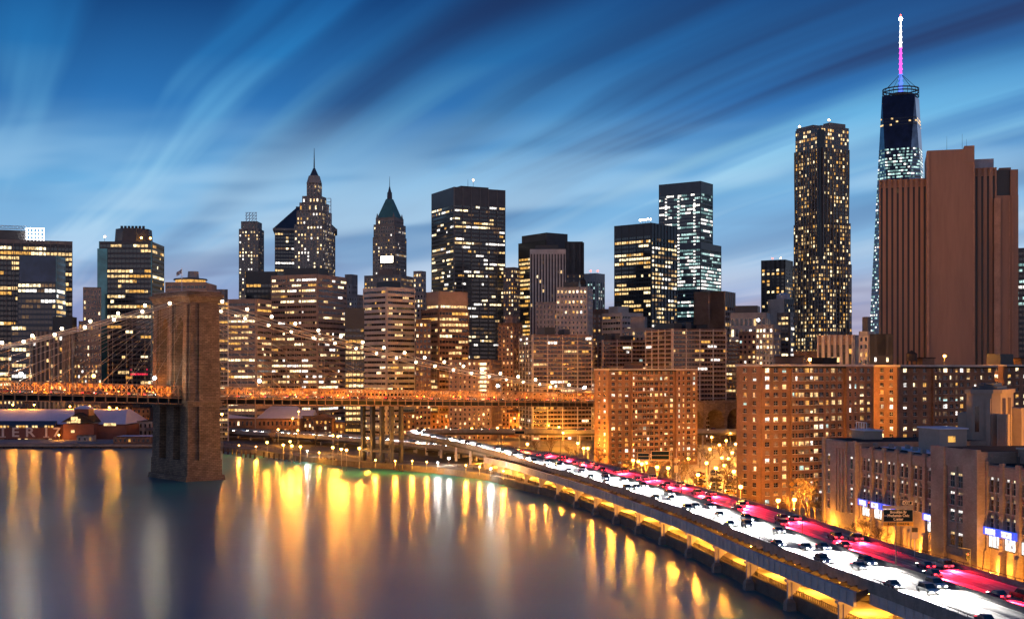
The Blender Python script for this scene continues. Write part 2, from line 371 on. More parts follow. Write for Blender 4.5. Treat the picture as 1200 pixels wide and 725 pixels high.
# near edge of the elevated road, running away from the camera; right = landward
MAIN = smooth([(90, 20, 10), (80, 110, 10), (74, 150, 10), (67.5, 200, 10), (62, 234, 10), (55, 277, 10), (46, 343, 10), (29, 432, 10), (13, 500, 10), (-1, 560, 9.6), (-20, 625, 8.6), (-54, 695, 8), (-120, 775, 8), (-193, 842, 8), (-300, 905, 8), (-420, 950, 8)])
RAMP = smooth([(16.5, 484, 10.06), (13, 500, 10.1), (-1.5, 560, 10.6), (-26, 636, 11.6), (-48, 692, 12.3), (-58, 722, 12.5), (-60, 742, 12.5), (-52, 758, 12.5), (-34, 764, 12.5), (0, 763, 12.5), (50, 757, 12.5), (110, 750, 13), (200, 745, 14)], 4.0)
def roadsheet(name, path, o0, o1, dz, mat='carriageway'):
    me = bpy.data.meshes.new(name); v = []; f = []; uv = []; s = 0
    for i, (p, n) in enumerate(path):
        if i: s += (p-path[i-1][0]).length
        for o in (o0, o1): v.append((p.x+n.x*o, p.y+n.y*o, p.z+dz)); uv.append((o, s))
    for i in range(len(path)-1): f.append((2*i, 2*i+1, 2*i+3, 2*i+2))
    me.from_pydata(v, [], f); me.materials.append(M[mat]); l = me.uv_layers.new()
    for lp in me.loops: l.data[lp.index].uv = uv[lp.vertex_index]
    me.update(); return tag(put(name, me), kind='structure')
roadsheet('highway_road', MAIN, 0.3, 25.3, 0.0)
roadsheet('ramp_road', RAMP, 0.3, 9.2, 0.0)
# ground-level street and esplanade under the deck
LOW = smooth([(88, 60, 0), (80, 110, 0), (73, 150, 0), (66, 200, 0), (61, 234, 0), (54, 277, 0), (45, 340, 0), (28, 434, 0), (12, 500, 0), (-6, 555, 0), (-30, 610, 0), (-78, 660, 0), (-125, 720, 0), (-190, 800, 0)])
roadsheet('esplanade_path', [(p+Vector((0, 0, GZ+0.004)), n) for p, n in LOW], 1.0, 11, 0.0, 'paving')
roadsheet('street_road', [(p+Vector((0, 0, GZ+0.008)), n) for p, n in LOW], 11.5, 38, 0.0, 'asphalt')
roadsheet('car_park', [(Vector((Y_*0.128, Y_, GZ+0.006)), Vector((1, -0.15, 0)).normalized()) for Y_ in range(425, 1000, 25)], 0, 62, 0.0, 'lot')
def marks(name, path, offs, dash=None, w=0.16, dz=0.012):
    mb = MB()
    for o in offs:
        if dash is None: mb.sweep(path, [(o-w/2, dz), (o+w/2, dz)], 'white_paint', False)
        else:
            for p, n, h in along(path, dash[0]):
                a = p+n*(o-w/2); b = p+n*(o+w/2); c = h*dash[1]; e = Vector((0, 0, dz))
                mb.face([a+e, b+e, b+c+e, a+c+e], 'white_paint')
    return tag(mb.build(name), kind='structure')
marks('lane_markings', MAIN, [1.0, 12.3, 14.2, 24.5]); marks('lane_markings', MAIN, [4.8, 8.5, 17.7, 21.1], (12, 3.5)); marks('lane_markings', RAMP, [1.0, 8.6])
# the elevated highway: a thing with parts
hw = empty('elevated_highway', (0, 0, 0), 0, 'long elevated riverside highway on steel columns curving along the water', 'highway')
d_ = MB(); d_.sweep(MAIN, [(0, -0.9), (25.6, -0.9), (25.6, -0.02), (0, -0.02)], 'conc_road')
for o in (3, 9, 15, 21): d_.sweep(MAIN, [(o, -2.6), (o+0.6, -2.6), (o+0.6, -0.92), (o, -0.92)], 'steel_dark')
d_.build('deck', hw)
for nm, o0, o1, h in (('parapet', -0.15, 0.3, 0.95), ('median_barrier', 12.75, 13.35, 0.95), ('parapet', 25.3, 25.75, 0.95)):
    b = MB(); mid = (o0+o1)/2
    b.sweep(MAIN, [(o0, -1.2 if nm == 'parapet' else 0.0), (o1, -1.2 if nm == 'parapet' else 0.0), (mid+0.12, h), (mid-0.12, h)], 'parapet')
    if nm == 'parapet':
        for p, n, h_ in along(MAIN, 3.0): b.beam(p+n*mid+Vector((0, 0, h)), p+n*mid+Vector((0, 0, h+0.45)), 0.1, 0.1, 'steel_dark')
        b.sweep(MAIN, [(mid-0.06, h+0.4), (mid+0.06, h+0.4), (mid+0.06, h+0.5), (mid-0.06, h+0.5)], 'steel_dark')
    b.build(nm, hw)
# the outer girder with its panels, brackets and columns, Y 232 to 560
GIRD = [(p, n) for p, n in MAIN if 226 < p.y < 600]
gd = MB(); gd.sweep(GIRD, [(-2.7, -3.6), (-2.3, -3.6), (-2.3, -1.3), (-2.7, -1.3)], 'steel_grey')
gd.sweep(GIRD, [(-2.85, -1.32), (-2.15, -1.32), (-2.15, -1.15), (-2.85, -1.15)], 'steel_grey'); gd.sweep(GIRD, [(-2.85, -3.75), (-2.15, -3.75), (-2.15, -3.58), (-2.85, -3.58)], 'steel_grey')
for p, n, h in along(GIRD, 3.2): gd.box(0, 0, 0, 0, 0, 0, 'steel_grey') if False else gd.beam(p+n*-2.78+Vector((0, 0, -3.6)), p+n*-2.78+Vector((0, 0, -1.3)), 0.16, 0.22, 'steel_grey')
gd.build('outer_girder', hw)
g2 = MB(); G2 = [(p, n) for p, n in MAIN if p.y < 232]
g2.sweep(G2, [(0.2, -3.4), (0.6, -3.4), (0.6, -0.9), (0.2, -0.9)], 'steel_grey')
for p, n, h in along(G2, 3.2): g2.beam(p+n*0.12+Vector((0, 0, -3.4)), p+n*0.12+Vector((0, 0, -0.95)), 0.16, 0.2, 'steel_grey')
g2.build('outer_girder', hw)
proto = None
for p, n, h in along(GIRD, 4.4):
    if proto is None:
        mb = MB(); mb.hexa([(-2.3, -0.12, -2.9), (0, -0.12, -1.5), (0, 0.12, -1.5), (-2.3, 0.12, -2.9)], [(-2.3, -0.12, -1.3), (0, -0.12, -0.6), (0, 0.12, -0.6), (-2.3, 0.12, -1.3)], 'steel_dark'); proto = mb.mesh('bracket')
    put('bracket', proto, hw, p, math.atan2(n.y, n.x))
def column(p, n, big):
    rz = math.atan2(n.y, n.x); zt = p.z-3.75; base = Vector((p.x+n.x*-2.5, p.y+n.y*-2.5, 0))
    c = MB(); H = zt
    c.box(-0.5, -0.42, -0.35, 0.35, 2.2, H, 'steel_grey'); c.box(0.42, 0.5, -0.35, 0.35, 2.2, H, 'steel_grey'); c.box(-0.42, 0.42, -0.06, 0.06, 2.2, H, 'steel_grey')
    c.box(-0.9, 0.9, -0.7, 0.7, H-0.5, H-0.02, 'steel_grey')
    c.hexa([(0.5, -0.15, H-3.2), (0.5, -0.15, H-3.2), (0.5, 0.15, H-3.2), (0.5, 0.15, H-3.2)], [(0.5, -0.15, H-0.6), (3.0, -0.15, H-0.6), (3.0, 0.15, H-0.6), (0.5, 0.15, H-0.6)], 'steel_grey')
    o = c.build('column', hw, base, rz)
    f = MB(); f.frustum((-1.1, 1.1, -1.1, 1.1), -1, (-0.95, 0.95, -0.95, 0.95), 1.6, 'parapet'); f.frustum((-0.95, 0.95, -0.95, 0.95), 1.6, (-0.6, 0.6, -0.5, 0.5), 2.3, 'parapet'); f.build('pile_cap', o)
for p, n, h in along(GIRD, 24.5, 6): column(p, n, True)
# inner column rows under the deck with cross beams
cproto = None
for p, n, h in along([(p, n) for p, n in MAIN if p.y > 150], 24.5, 3):
    if cproto is None:
        c = MB()
        for o in (8, 19): c.box(o-0.4, o+0.4, -0.4, 0.4, -7.5, -3.3, 'steel_grey'); c.box(o-0.7, o+0.7, -0.7, 0.7, -7.6, -6.6, 'parapet')
        c.box(0.5, 25, -0.35, 0.35, -3.6, -2.62, 'steel_dark'); cproto = c.mesh('bent')
    put('bent', cproto, hw, (p.x, p.y, p.z), math.atan2(n.y, n.x))
rp = empty('ramp_viaduct', (0, 0, 0), 0, 'narrow hairpin ramp rising beside the riverside highway towards the big bridge', 'ramp')
r_ = MB(); r_.sweep(RAMP, [(0, -1.0), (9.5, -1.0), (9.5, -0.03), (0, -0.03)], 'conc_road'); r_.sweep(RAMP, [(1, -2.4), (1.6, -2.4), (1.6, -1.02), (1, -1.02)], 'steel_dark'); r_.sweep(RAMP, [(8, -2.4), (8.6, -2.4), (8.6, -1.02), (8, -1.02)], 'steel_dark'); r_.build('deck', rp)
RU = RAMP[10:]
for o0, o1 in ((-0.15, 0.3), (9.2, 9.65)):
    b = MB(); b.sweep(RU if o0 > 5 else RAMP[4:], [(o0, -1.2), (o1, -1.2), (o1-0.1, 0.85), (o0+0.1, 0.85)], 'parapet'); b.build('parapet', rp)
for p, n, h in along(RAMP, 24, 70):
    c = MB(); q = p+n*0.6; c.box(-0.5, 0.5, -0.45, 0.45, -1, p.z-2.4, 'steel_grey'); c.box(-0.9, 0.9, -0.9, 0.9, -1, 2.6, 'parapet')
    c.build('column', rp, (q.x, q.y, 0), math.atan2(n.y, n.x))
    if p.y < 700:
        c = MB(); c.box(-0.5, 0.5, -0.45, 0.45, GZ-0.2, p.z-2.4, 'steel_grey'); q = p+n*8.6; c.build('column', rp, (q.x, q.y, 0), math.atan2(n.y, n.x))
# esplanade railing
FEN = [(p+Vector((0, 0, GZ)), n) for p, n in LOW]
fe = empty('esplanade_railing', (54, 277, GZ), 0, 'long dark metal railing with close uprights along the waterside path', 'railing'); off = Vector((-54, -277, -GZ))
FEN = [(p+off, n) for p, n in FEN]
b = MB(); b.sweep(FEN, [(0.7, 1.05), (0.82, 1.05), (0.82, 1.17), (0.7, 1.17)], 'steel_dark'); b.sweep(FEN, [(0.72, 0.15), (0.8, 0.15), (0.8, 0.25), (0.72, 0.25)], 'steel_dark'); b.build('rail', fe)
b = MB()
for p, n, h in along(FEN, 0.9): q = p+n*0.76; b.box(q.x-0.1, q.x+0.1, q.y-0.1, q.y+0.1, q.z, q.z+1.04, 'steel_dark')
tag(b.build('upright', fe), kind='stuff')
pm_ = None
for p, n, h in along(FEN, 9.0)[:100]:
    if pm_ is None: mb = MB(); mb.box(-0.16, 0.16, -0.16, 0.16, 0, 1.3, 'steel_dark'); pm_ = mb.mesh('post')
    put('post', pm_, fe, p+n*0.76)
# ------------------------------------------------------------------ suspension bridge (local x along the deck towards land, local -y towards the camera)
BO = Vector((-145.6, 571.7, 0)); BRZ = math.atan2(0.66, 0.75)
br = empty('suspension_bridge', BO, BRZ, 'suspension bridge with a stone tower, tan trussed deck and sloping cables', 'bridge')
def bw(s, y, z): return BO+Vector((math.cos(BRZ)*s-math.sin(BRZ)*y, math.sin(BRZ)*s+math.cos(BRZ)*y, z))
def zr(s): return 36.3-0.0236*s if s >= 0 else 36.3+5*(1-((s+243)/243)**2)
def zc(s): return 39+41.5*((s+243)/243)**2 if s < 0 else 80.5-46*(s/272)-24*(s/272)*(1-s/272)
S0, S1 = -170, 300
def tower():
    HW, T = 17.0, 7.5
    m = MB()
    # base below the deck
    m.frustum((-T-2.4, T+2.4, -HW-1.8, HW+1.8), -2, (-T-1.6, T+1.6, -HW-1.2, HW+1.2), 2.2, 'stone')
    m.frustum((-T-0.9, T+0.9, -HW-0.6, HW+0.6), 2.2, (-T-0.7, T+0.7, -HW-0.5, HW+0.5), 9, 'stone')
    for y0, y1 in ((-HW, -10), (-3.4, 3.4), (10, HW)): m.frustum((-T-0.5, T+0.5, y0, y1), 9, (-T, T, y0+0.2, y1-0.2), 32.5, 'stone')
    m.box(-T+2.6, T-2.6, -10.3, 10.3, 8.9, 32.4, 'stone')
    for sy in (-1, 1):   # flat buttresses on the narrow sides
        y = sy*HW; m.box(-3.0, 3.2, min(y-0.3*sy, y+1.1*sy), max(y-0.3*sy, y+1.1*sy), 8.8, 32.3, 'stone')
    m.frustum((-T-0.9, T+0.9, -HW-0.9, HW+0.9), 32.3, (-T-0.7, T+0.7, -HW-0.7, HW+0.7), 34.0, 'stone')
    m.box(-T-1.3, T+1.3, -HW-1.5, HW+1.5, 34.0, 34.8, 'stone')
    m.build('tower_base', br)
    m = MB()
    piers = ((-HW, -11.6), (-3.1, 3.1), (11.6, HW))
    for y0, y1 in piers:
        m.frustum((-T+0.2, T-0.2, y0, y1), 34.8, (-T+0.9, T-0.9, y0+0.15, y1-0.15), 78.0, 'stone')
        m.frustum((-T-0.9, T+0.9, y0+0.9, y1-0.9), 34.8, (-T-0.2, T+0.2, y0+1.1, y1-1.1), 76.5, 'stone')
    for sy in (-1, 1):
        y = sy*HW; m.frustum((-3.0, 3.6, min(y-0.4*sy, y+1.0*sy), max(y-0.4*sy, y+1.0*sy)), 34.8, (-2.7, 3.2, min(y-0.4*sy, y+0.6*sy), max(y-0.4*sy, y+0.6*sy)), 77.0, 'stone')
    # pointed arches
    for c in (-7.35, 7.35):
        n = 10; hw = 4.35; pts = []
        for i in range(n+1):
            y = -hw+2*hw*i/n; a = abs(y)/hw; pts.append((c+y, 61+10.5*math.sqrt(max(0, 1-((a+0.45)/1.45)**2))/math.sqrt(1-(0.45/1.45)**2)))
        for (ya, za), (yb, zb) in zip(pts, pts[1:]):
            m.hexa([(-T+1.2, ya, za), (T-1.2, ya, za), (T-1.2, yb, zb), (-T+1.2, yb, zb)], [(-T+1.2, ya, 78), (T-1.2, ya, 78), (T-1.2, yb, 78), (-T+1.2, yb, 78)], 'stone')
    m.build('tower_shaft', br)
    m = MB()
    m.frustum((-T+0.5, T-0.5, -HW-0.3, HW+0.3), 77.6, (-T-0.9, T+0.9, -HW-1.2, HW+1.2), 80.2, 'stone')
    m.box(-T-1.3, T+1.3, -HW-1.6, HW+1.6, 80.2, 81.4, 'stone'); m.box(-T-0.4, T+0.4, -HW-0.6, HW+0.6, 81.4, 82.6, 'stone')
    m.box(-T-0.1, T+0.1, -HW-0.3, HW+0.3, 82.6, 82.75, 'snow'); m.build('tower_cornice', br)
    f = MB(); f.tube((0, 4, 82.6), (0, 4, 94), 0.16, 0.1, 6, 'white_paint'); p = f.build('flagpole', br)
    f = MB(); n = 6
    for i in range(n):
        x0, x1 = -0.15-2.4*i/n, -0.15-2.4*(i+1)/n; y0, y1 = 4+0.35*math.sin(i*1.5), 4+0.35*math.sin((i+1)*1.5)
        f.hexa([(x0, y0-.03, 91.6-i*.25), (x1, y1-.03, 91.6-(i+1)*.25), (x1, y1+.03, 91.6-(i+1)*.25), (x0, y0+.03, 91.6-i*.25)], [(x0, y0-.03, 93.4-i*.25), (x1, y1-.03, 93.4-(i+1)*.25), (x1, y1+.03, 93.4-(i+1)*.25), (x0, y0+.03, 93.4-i*.25)], 'canvas')
    f.build('flag', br)
tower()
ss = [S0+4.7*i for i in range(int((S1-S0)/4.7)+1)]
BP = [(Vector((s, 0, zr(s))), Vector((0, -1, 0))) for s in ss]
m = MB(); m.sweep(BP, [(-12.8, -0.9), (12.8, -0.9), (12.8, 0), (-12.8, 0)], 'asphalt')
for s in ss: m.box(s-0.35, s+0.35, -13, 13, zr(s)-3.2, zr(s)-0.95, 'steel_dark')
for o in (-12.6, -6, 0, 6, 12.6): m.sweep(BP, [(o-0.35, -3.3), (o+0.35, -3.3), (o+0.35, -2.9), (o-0.35, -2.9)], 'truss_tan')
m.sweep(BP, [(-2.2, 4.6), (2.2, 4.6), (2.2, 4.9), (-2.2, 4.9)], 'wood_pile')
m.build('deck', br)
for o in (-13.0, -3.2, 3.2, 13.0):
    t = MB(); H = 4.6
    for dz in (-0.6, 1.3, H): t.sweep(BP, [(o-0.2, dz-0.18), (o+0.2, dz-0.18), (o+0.2, dz+0.18), (o-0.2, dz+0.18)], 'truss_tan')
    for i, s in enumerate(ss):
        t.beam((s, -o, zr(s)-3.0), (s, -o, zr(s)+H), 0.3, 0.3, 'truss_tan')
        if i < len(ss)-1:
            s2 = ss[i+1]; t.beam((s, -o, zr(s)-0.4), (s2, -o, zr(s2)+H), 0.18, 0.18, 'truss_tan'); t.beam((s, -o, zr(s)+H), (s2, -o, zr(s2)-0.4), 0.18, 0.18, 'truss_tan')
    t.build('truss', br)
for o in (-12.0, -2.8, 2.8, 12.0):
    c = MB(); pts = [S0+6*i for i in range(int((272-S0)/6)+1)]
    for a, b in zip(pts, pts[1:]): c.tube((a, -o, zc(a)), (b, -o, zc(b)), 0.22, 0.22, 6, 'cable')
    c.build('main_cable', br)
for o in (-12.0, 12.0):
    k = 0
    for i in range(48):
        s = -160+8.6*i
        if abs(s) < 9 or zc(s) < zr(s)+6: continue
        t = MB(); t.tube((0, 0, 0), (0, 0, zc(s)-zr(s)-4), 0.05, 0.05, 4, 'cable'); t.build('suspender', br, (s, -o, zr(s)+4))
    for sg in (-1, 1):
        for i in range(1, 11):
            s = sg*i*11.5; t = MB(); t.tube((0, 0, 0), (s, 0, zr(s)+4-78.5), 0.06, 0.06, 4, 'cable'); t.build('stay_cable', br, (0, -o, 78.5))
# steel legs under the shore span
for s in (104, 110):
    l = MB()
    for y in (-12, -4, 4, 12): l.box(s-0.9, s+0.9, y-0.9, y+0.9, GZ, zr(s)-3.2, 'black_panel')
    l.box(s-0.7, s+0.7, -12, 12, 7.2, 8.6, 'black_panel'); l.build('trestle_leg', br)
# stone anchorage and arched approach
ap = empty('approach_viaduct', bw(292, 0, 0), BRZ, 'dark masonry approach with tall arches carrying the bridge road inland', 'viaduct')
v = MB()
def arcade(v, x0, x1, z1, nb, hw, y0, y1, mat):
    pitch = (x1-x0)/nb
    for i in range(nb):
        a = x0+i*pitch; c = a+pitch/2; n = 8
        v.box(a-1.4, a+1.4, y0, y1, 0, z1-0.2, mat)
        pts = [(c-hw+2*hw*j/n, (z1-9)+5.5*math.sqrt(max(0, 1-((-1+2*j/n))**2))) for j in range(n+1)]
        pts = [(a+1.2, z1-9)]+pts+[(a+pitch-1.2, z1-9)]
        for (xa, za), (xb, zb) in zip(pts, pts[1:]):
            if xb-xa > 1e-4: v.hexa([(xa, y0+0.3, za), (xb, y0+0.3, zb), (xb, y1-0.3, zb), (xa, y1-0.3, za)], [(xa, y0+0.3, z1-0.1), (xb, y0+0.3, z1-0.1), (xb, y1-0.3, z1-0.1), (xa, y1-0.3, z1-0.1)], mat)
    v.box(x1-1.4, x1+1.4, y0, y1, 0, z1-0.2, mat)
v.box(-18, 8, -14, 14, 0, 27.4, 'stone'); arcade(v, 8, 190, 27.5, 9, 8.2, -13, 13, 'stone')
v.box(-20, 192, -13.6, 13.6, 27.5, 28.4, 'stone'); v.box(-20, 192, -13.5, -13.1, 28.4, 29.6, 'stone'); v.box(-20, 192, 13.1, 13.5, 28.4, 29.6, 'stone')
v.build('stone_wall', ap)
# lamps hung on the cables, floodlights and small lamps on the deck
proto = None
for o in (-12.0, 12.0):
    s = -165.0
    while s < 250:
        if abs(s) > 6:
            if proto is None:
                b = MB(); b.sphere((0, 0, 0.95), 0.68, 'bulb_white'); b.tube((0, 0, 0), (0, 0, 0.5), 0.12, 0.12, 5, 'steel_dark'); me = b.mesh('cable_lamp')
                proto = tag(put('cable_lamp', me), 'white bulb on a sloping main cable of the stone towered bridge', 'lamp', 'bulbs along the suspension cables')
                q = proto
            else: q = proto.copy(); COL.objects.link(q)
            q.location = bw(s, -o, zc(s)+0.2)
        s += 12.6
for px, s_, c in ((24, -70, 'bulb_cold'), (109, -45, 'bulb_orange'), (181, -16, 'bulb_cold'), (304, 0, 'bulb_cold'), (584, 0, 'bulb_cold'), (645, 0, 'bulb_orange'), (684, 0, 'bulb_cold')):
    # find s along the near truss at this bearing
    k = (px-CX)/F; best = min((abs(bw(s, -12.4, 0).x/bw(s, -12.4, 0).y-k), s) for s in range(-165, 300))[1]; s = best
    where = {24: 'at far left', 109: 'before the stepped tower', 181: 'just before the stone tower', 304: 'just past the stone tower', 584: 'by the pale pink slab block', 645: 'before the wide brown slab blocks', 684: 'beside the first orange brick block'}[px]
    l = empty('deck_lamp', bw(s, -12.4, zr(s)+0.1), 0, ('amber' if 'orange' in c else 'white')+' post lamp on the bridge deck '+where, 'lamp', 'tall lamps on the bridge deck')
    b = MB(); b.tube((0, 0, 0), (0, 0, 7.2), 0.12, 0.09, 6, 'steel_dark'); b.build('post', l); b = MB(); b.sphere((0, 0, 7.6), 0.75, c, 10, 6); b.build('lamp_head', l)
    lamp_light(l, (0, 0, 7.6), 9000, (1, .85, .6) if 'cold' in c else SOD, 0.75)
proto = None
for i, s in enumerate(range(-160, 296, 12)):
    if abs(s) < 8: continue
    if proto is None:
        proto = empty('promenade_lamp', (0, 0, 0), 0, 'small orange lamp on the trussed deck of the big bridge', 'lamp', 'small orange lamps along the bridge deck')
        b = MB(); b.tube((0, 0, 0), (0, 0, 1.2), 0.08, 0.08, 5, 'steel_dark'); b.build('post', proto); b = MB(); b.sphere((0, 0, 1.45), 0.28, 'bulb_orange', 6, 4); b.build('lamp_head', proto)
        lamp_light(proto, (0, 0, 1.5), 9500, (1, .29, .02), 0.3); q = proto
    else: q = copy_tree(proto)
    q.location = bw(s, 8.0 if i % 2 else -1.0, zr(s)+0.05)
# ------------------------------------------------------------------ buildings
class Bld:
    """one building: root at its nearest corner on the ground; local x runs along the left face to that corner (x from -a to 0), local y along the right face away from it"""
    def __init__(s, name, label, cat, C, yaw, a, b, group=None, z0=GZ, seed=0):
        s.root = empty(name, (C[0], C[1], z0), -rad(yaw), label, cat, group); s.a = a; s.b = b; s.z0 = z0
        s.wall = MB(); s.win = []; s.r = random.Random(seed or hash(label) % 1000); s.cap = 100
        s.r = random.Random(sum(map(ord, label)))
    def core(s, x0, x1, y0, y1, z0, z1, mat): s.wall.box(x0, x1, y0, y1, z0, z1, mat)
    def facade(s, face, x0, x1, plane, z0, z1, kind='ribbon', fh=3.9, top=4.0, bot=0.0, pitch=3.0, ww=1.6, wr=0.5, lit=0.25, full=0.15, pal='office', wall='brown_conc', pier=None, ribs=0, dp=0.45, cols=None, blank=(), red=None):
        """face L: along local x, outward -y at y=plane; R: along local y, outward +x at x=plane; x0..x1 the span along"""
        r = s.r; W_ = x1-x0; pier = pier or wall
        def bx(u0, u1, d0, d1, za, zb, m):
            if face == 'L': s.wall.box(u0, u1, plane-d1, plane-d0, za, zb, m)
            else: s.wall.box(plane+d0, plane+d1, u0, u1, za, zb, m)
        def P(u, z): return ((u, plane-0.06, z), 0.0) if face == 'L' else ((plane+0.06, u, z), math.pi/2)
        nf = max(1, int((z1-top-z0-bot)/fh)); fh = (z1-top-z0-bot)/nf
        if top > 0.1: bx(x0+.05, x1-.05, 0, dp, z1-top, z1-.01, wall)
        if bot > 0.1: bx(x0+.05, x1-.05, 0, dp, z0, z0+bot, wall)
        if kind == 'slot':   # tall dark slots between piers
            n = max(1, round(W_/pitch)); p = W_/n
            for i in range(n+1):
                u = x0+i*p; bx(max(x0, u-(p-ww)/2), min(x1, u+(p-ww)/2), 0, dp*2, z0, z1-.02, pier)
            for i in range(n):
                u = x0+(i+.5)*p; panes = [(0, (z1-z0-top)/2-2, ww, z1-z0-top-4, 'black_panel')]
                for k in range(nf):
                    if r.random() < lit: panes.append((0, (k+.5)*fh-1.2, ww*.8, 2.4, pick(pal, r)))
                c, rot = P(u, z0); s.win.append((z0+k, rot, c, panes))
            return
        if kind in ('ribbon', 'balcony'):
            n = max(1, round(W_/pitch)); p = W_/n; h = fh*wr
            for k in range(nf):
                za = z0+bot+k*fh; zb = za+fh*(1-wr)/2; zt = zb+h
                lo = za-fh*(1-wr)/2 if k else za
                if kind == 'balcony':
                    bx(x0+.1, x1-.1, 0, dp, zb-1.0, zb, wall); bx(x0+.02, x1-.02, 0, dp*2.4, zt+.3, zt+.62, pier)
                else: bx(x0+.1, x1-.1, 0, dp, lo, zb, wall)
                if k == nf-1: bx(x0+.1, x1-.1, 0, dp, zt, zt+fh*(1-wr)/2+.02, wall)
                if k in blank: bx(x0+.1, x1-.1, 0, dp*.9, zb-.02, zt+.02, wall); continue
                f_ = r.random() < full; panes = []; cur = None; run = 0; lk = lit*r.choice((.2, .6, 1, 1.6))
                for i in range(n):
                    if run <= 0:
                        cur = pick(pal, r) if r.random() < (0.88 if f_ else lk) else 'win_dark'; run = r.choice((1, 1, 2, 3, 4)) if not f_ else r.choice((2, 4, 6))
                    run -= 1
                    m = cur
                    if red and red(x0+(i+.5)*p, k) : m = 'win_red'
                    panes.append((-W_/2+(i+.5)*p, 0, p*.84, h*r.choice((1, 1, .85)), m))
                c, rot = P((x0+x1)/2, (zb+zt)/2); s.win.append((c[2], rot, c, panes))
            bx(x0-.0, x0+.7, 0, dp*1.5, z0, z1+.04, pier); bx(x1-.7, x1, 0, dp*1.5, z0, z1+.04, pier)
            if ribs:
                q = max(1, round(W_/ribs))
                for i in range(1, q): u = x0+W_*i/q; bx(u-.3, u+.3, 0, dp*1.8, z0, z1+.03, pier)
            return
        # punched windows
        if cols is None:
            n = max(1, round(W_/pitch)); p = W_/n; cols = [(x0+(i+.5)*p, ww) for i in range(n)]
        e = x0
        for u, wdt in cols+[(x1, 0)]:
            if u-wdt/2-e > .02: bx(e, u-wdt/2 if wdt else x1, 0, dp, z0, z1, pier)
            e = u+wdt/2
        h = fh*wr
        for k in range(nf+1):
            za = z0+bot+k*fh; lo = za-fh*(1-wr)/2 if k else z0; hi = za+fh*(1-wr)/2 if k < nf else z1
            bx(x0+.05, x1-.05, 0, dp-.03, lo, hi-.004, wall)
        for k in range(nf):
            lk = 0.9 if r.random() < full else lit
            for u, wdt in cols:
                m = pick(pal, r) if r.random() < lk else 'win_dark'
                c, rot = P(u, z0+bot+(k+.5)*fh); s.win.append((c[2], rot, c, [(0, 0, wdt, h, m)]))
    def tier(s, x0, x1, y0, y1, z0, z1, core='dark_panel', L=None, R=None, roof='tar', both=None):
        """a box of the building with facades on its two camera sides"""
        s.wall.box(x0, x1, y0, y1, z0, z1-.3, core); s.wall.box(x0+.3, x1-.3, y0+.3, y1-.3, z1-.32, z1-.2, roof)
        L = L or both; R = R or both
        if L: s.facade('L', x0, x1, y0, z0, z1, **L)
        if R and s.b > 0: s.facade('R', y0, y1, x1, z0, z1, **R)
    def done(s, fine=False):
        s.wall.build('wall', s.root)
        s.win.sort(key=lambda w: -w[0]); rest = MB()
        for i, (z, rot, c, panes) in enumerate(s.win):
            if i < s.cap:
                fn = fine and fine+str(s.r.randrange(6)); key = (tuple((round(u, 2), round(v, 2), round(w, 2), round(h, 2), m) for u, v, w, h, m in panes), fn)
                me = WINC.get(key)
                if me is None:
                    mb = MB(); win_faces(mb, panes, fn); me = WINC[key] = mb.mesh('window')
                put('window', me, s.root, c, rot)
            else: win_faces(rest, panes, fine and fine+str(s.r.randrange(6)), c, rot)
        if rest.f: tag(rest.build('window', s.root), kind='stuff')
        return s.root
WINC = {}
def win_faces(mb, panes, fine, c=(0, 0, 0), rot=0.0):
    ca, sa = math.cos(rot), math.sin(rot)
    def T(x, y, z): return (c[0]+x*ca-y*sa, c[1]+x*sa+y*ca, c[2]+z)
    for j, (u, v, w, h, m) in enumerate(panes):
        y = -0.012*(j > 0 and len(panes) > 1 and panes[0][3] > 8)
        def q(x0, x1, z0, z1, mm, yy=0.0): mb.face([T(u+x0, y+yy, v+z0), T(u+x1, y+yy, v+z0), T(u+x1, y+yy, v+z1), T(u+x0, y+yy, v+z1)], mm)
        if not fine: q(-w/2, w/2, -h/2, h/2, m); continue
        v_ = fine[-1]; lit = m not in ('win_dark', 'win_dim')
        if lit and v_ == '1': q(-w/2, w/2, 0, h/2, 'win_dim'); q(-w/2, w/2, -h/2, 0, m)       # blind half drawn
        elif lit and v_ == '2' and w > 1.2: q(-w/2, 0, -h/2, h/2, m); q(0, w/2, -h/2, h/2, 'win_dim')
        elif lit and v_ == '3': q(-w/2, -w/2+w*.22, -h/2, h/2, 'win_dim'); q(-w/2+w*.22, w/2, -h/2, h/2, m)   # curtain at one side
        else: q(-w/2, w/2, -h/2, h/2, m)
        if w > 1.2: q(-.06, .06, -h/2, h/2, 'pole_grey', -.03)
        q(-w/2, w/2, -.05, .05, 'pole_grey', -.035)
        s0 = [T(u-w/2-.1, -.42, v-h/2-.14), T(u+w/2+.1, -.42, v-h/2-.14), T(u+w/2+.1, .1, v-h/2-.14), T(u-w/2-.1, .1, v-h/2-.14)]
        mb.hexa(s0, [(a, b_, c_+.13) for a, b_, c_ in s0], 'pale_conc')      # sill
        if v_ in '45' and h > 1: 
            a0 = [T(u-.38, -.62, v-h/2), T(u+.32, -.62, v-h/2), T(u+.32, -.02, v-h/2), T(u-.38, -.02, v-h/2)]; mb.hexa(a0, [(a, b_, c_+.42) for a, b_, c_ in a0], 'grey_conc')   # air conditioner
SY = [0.0]
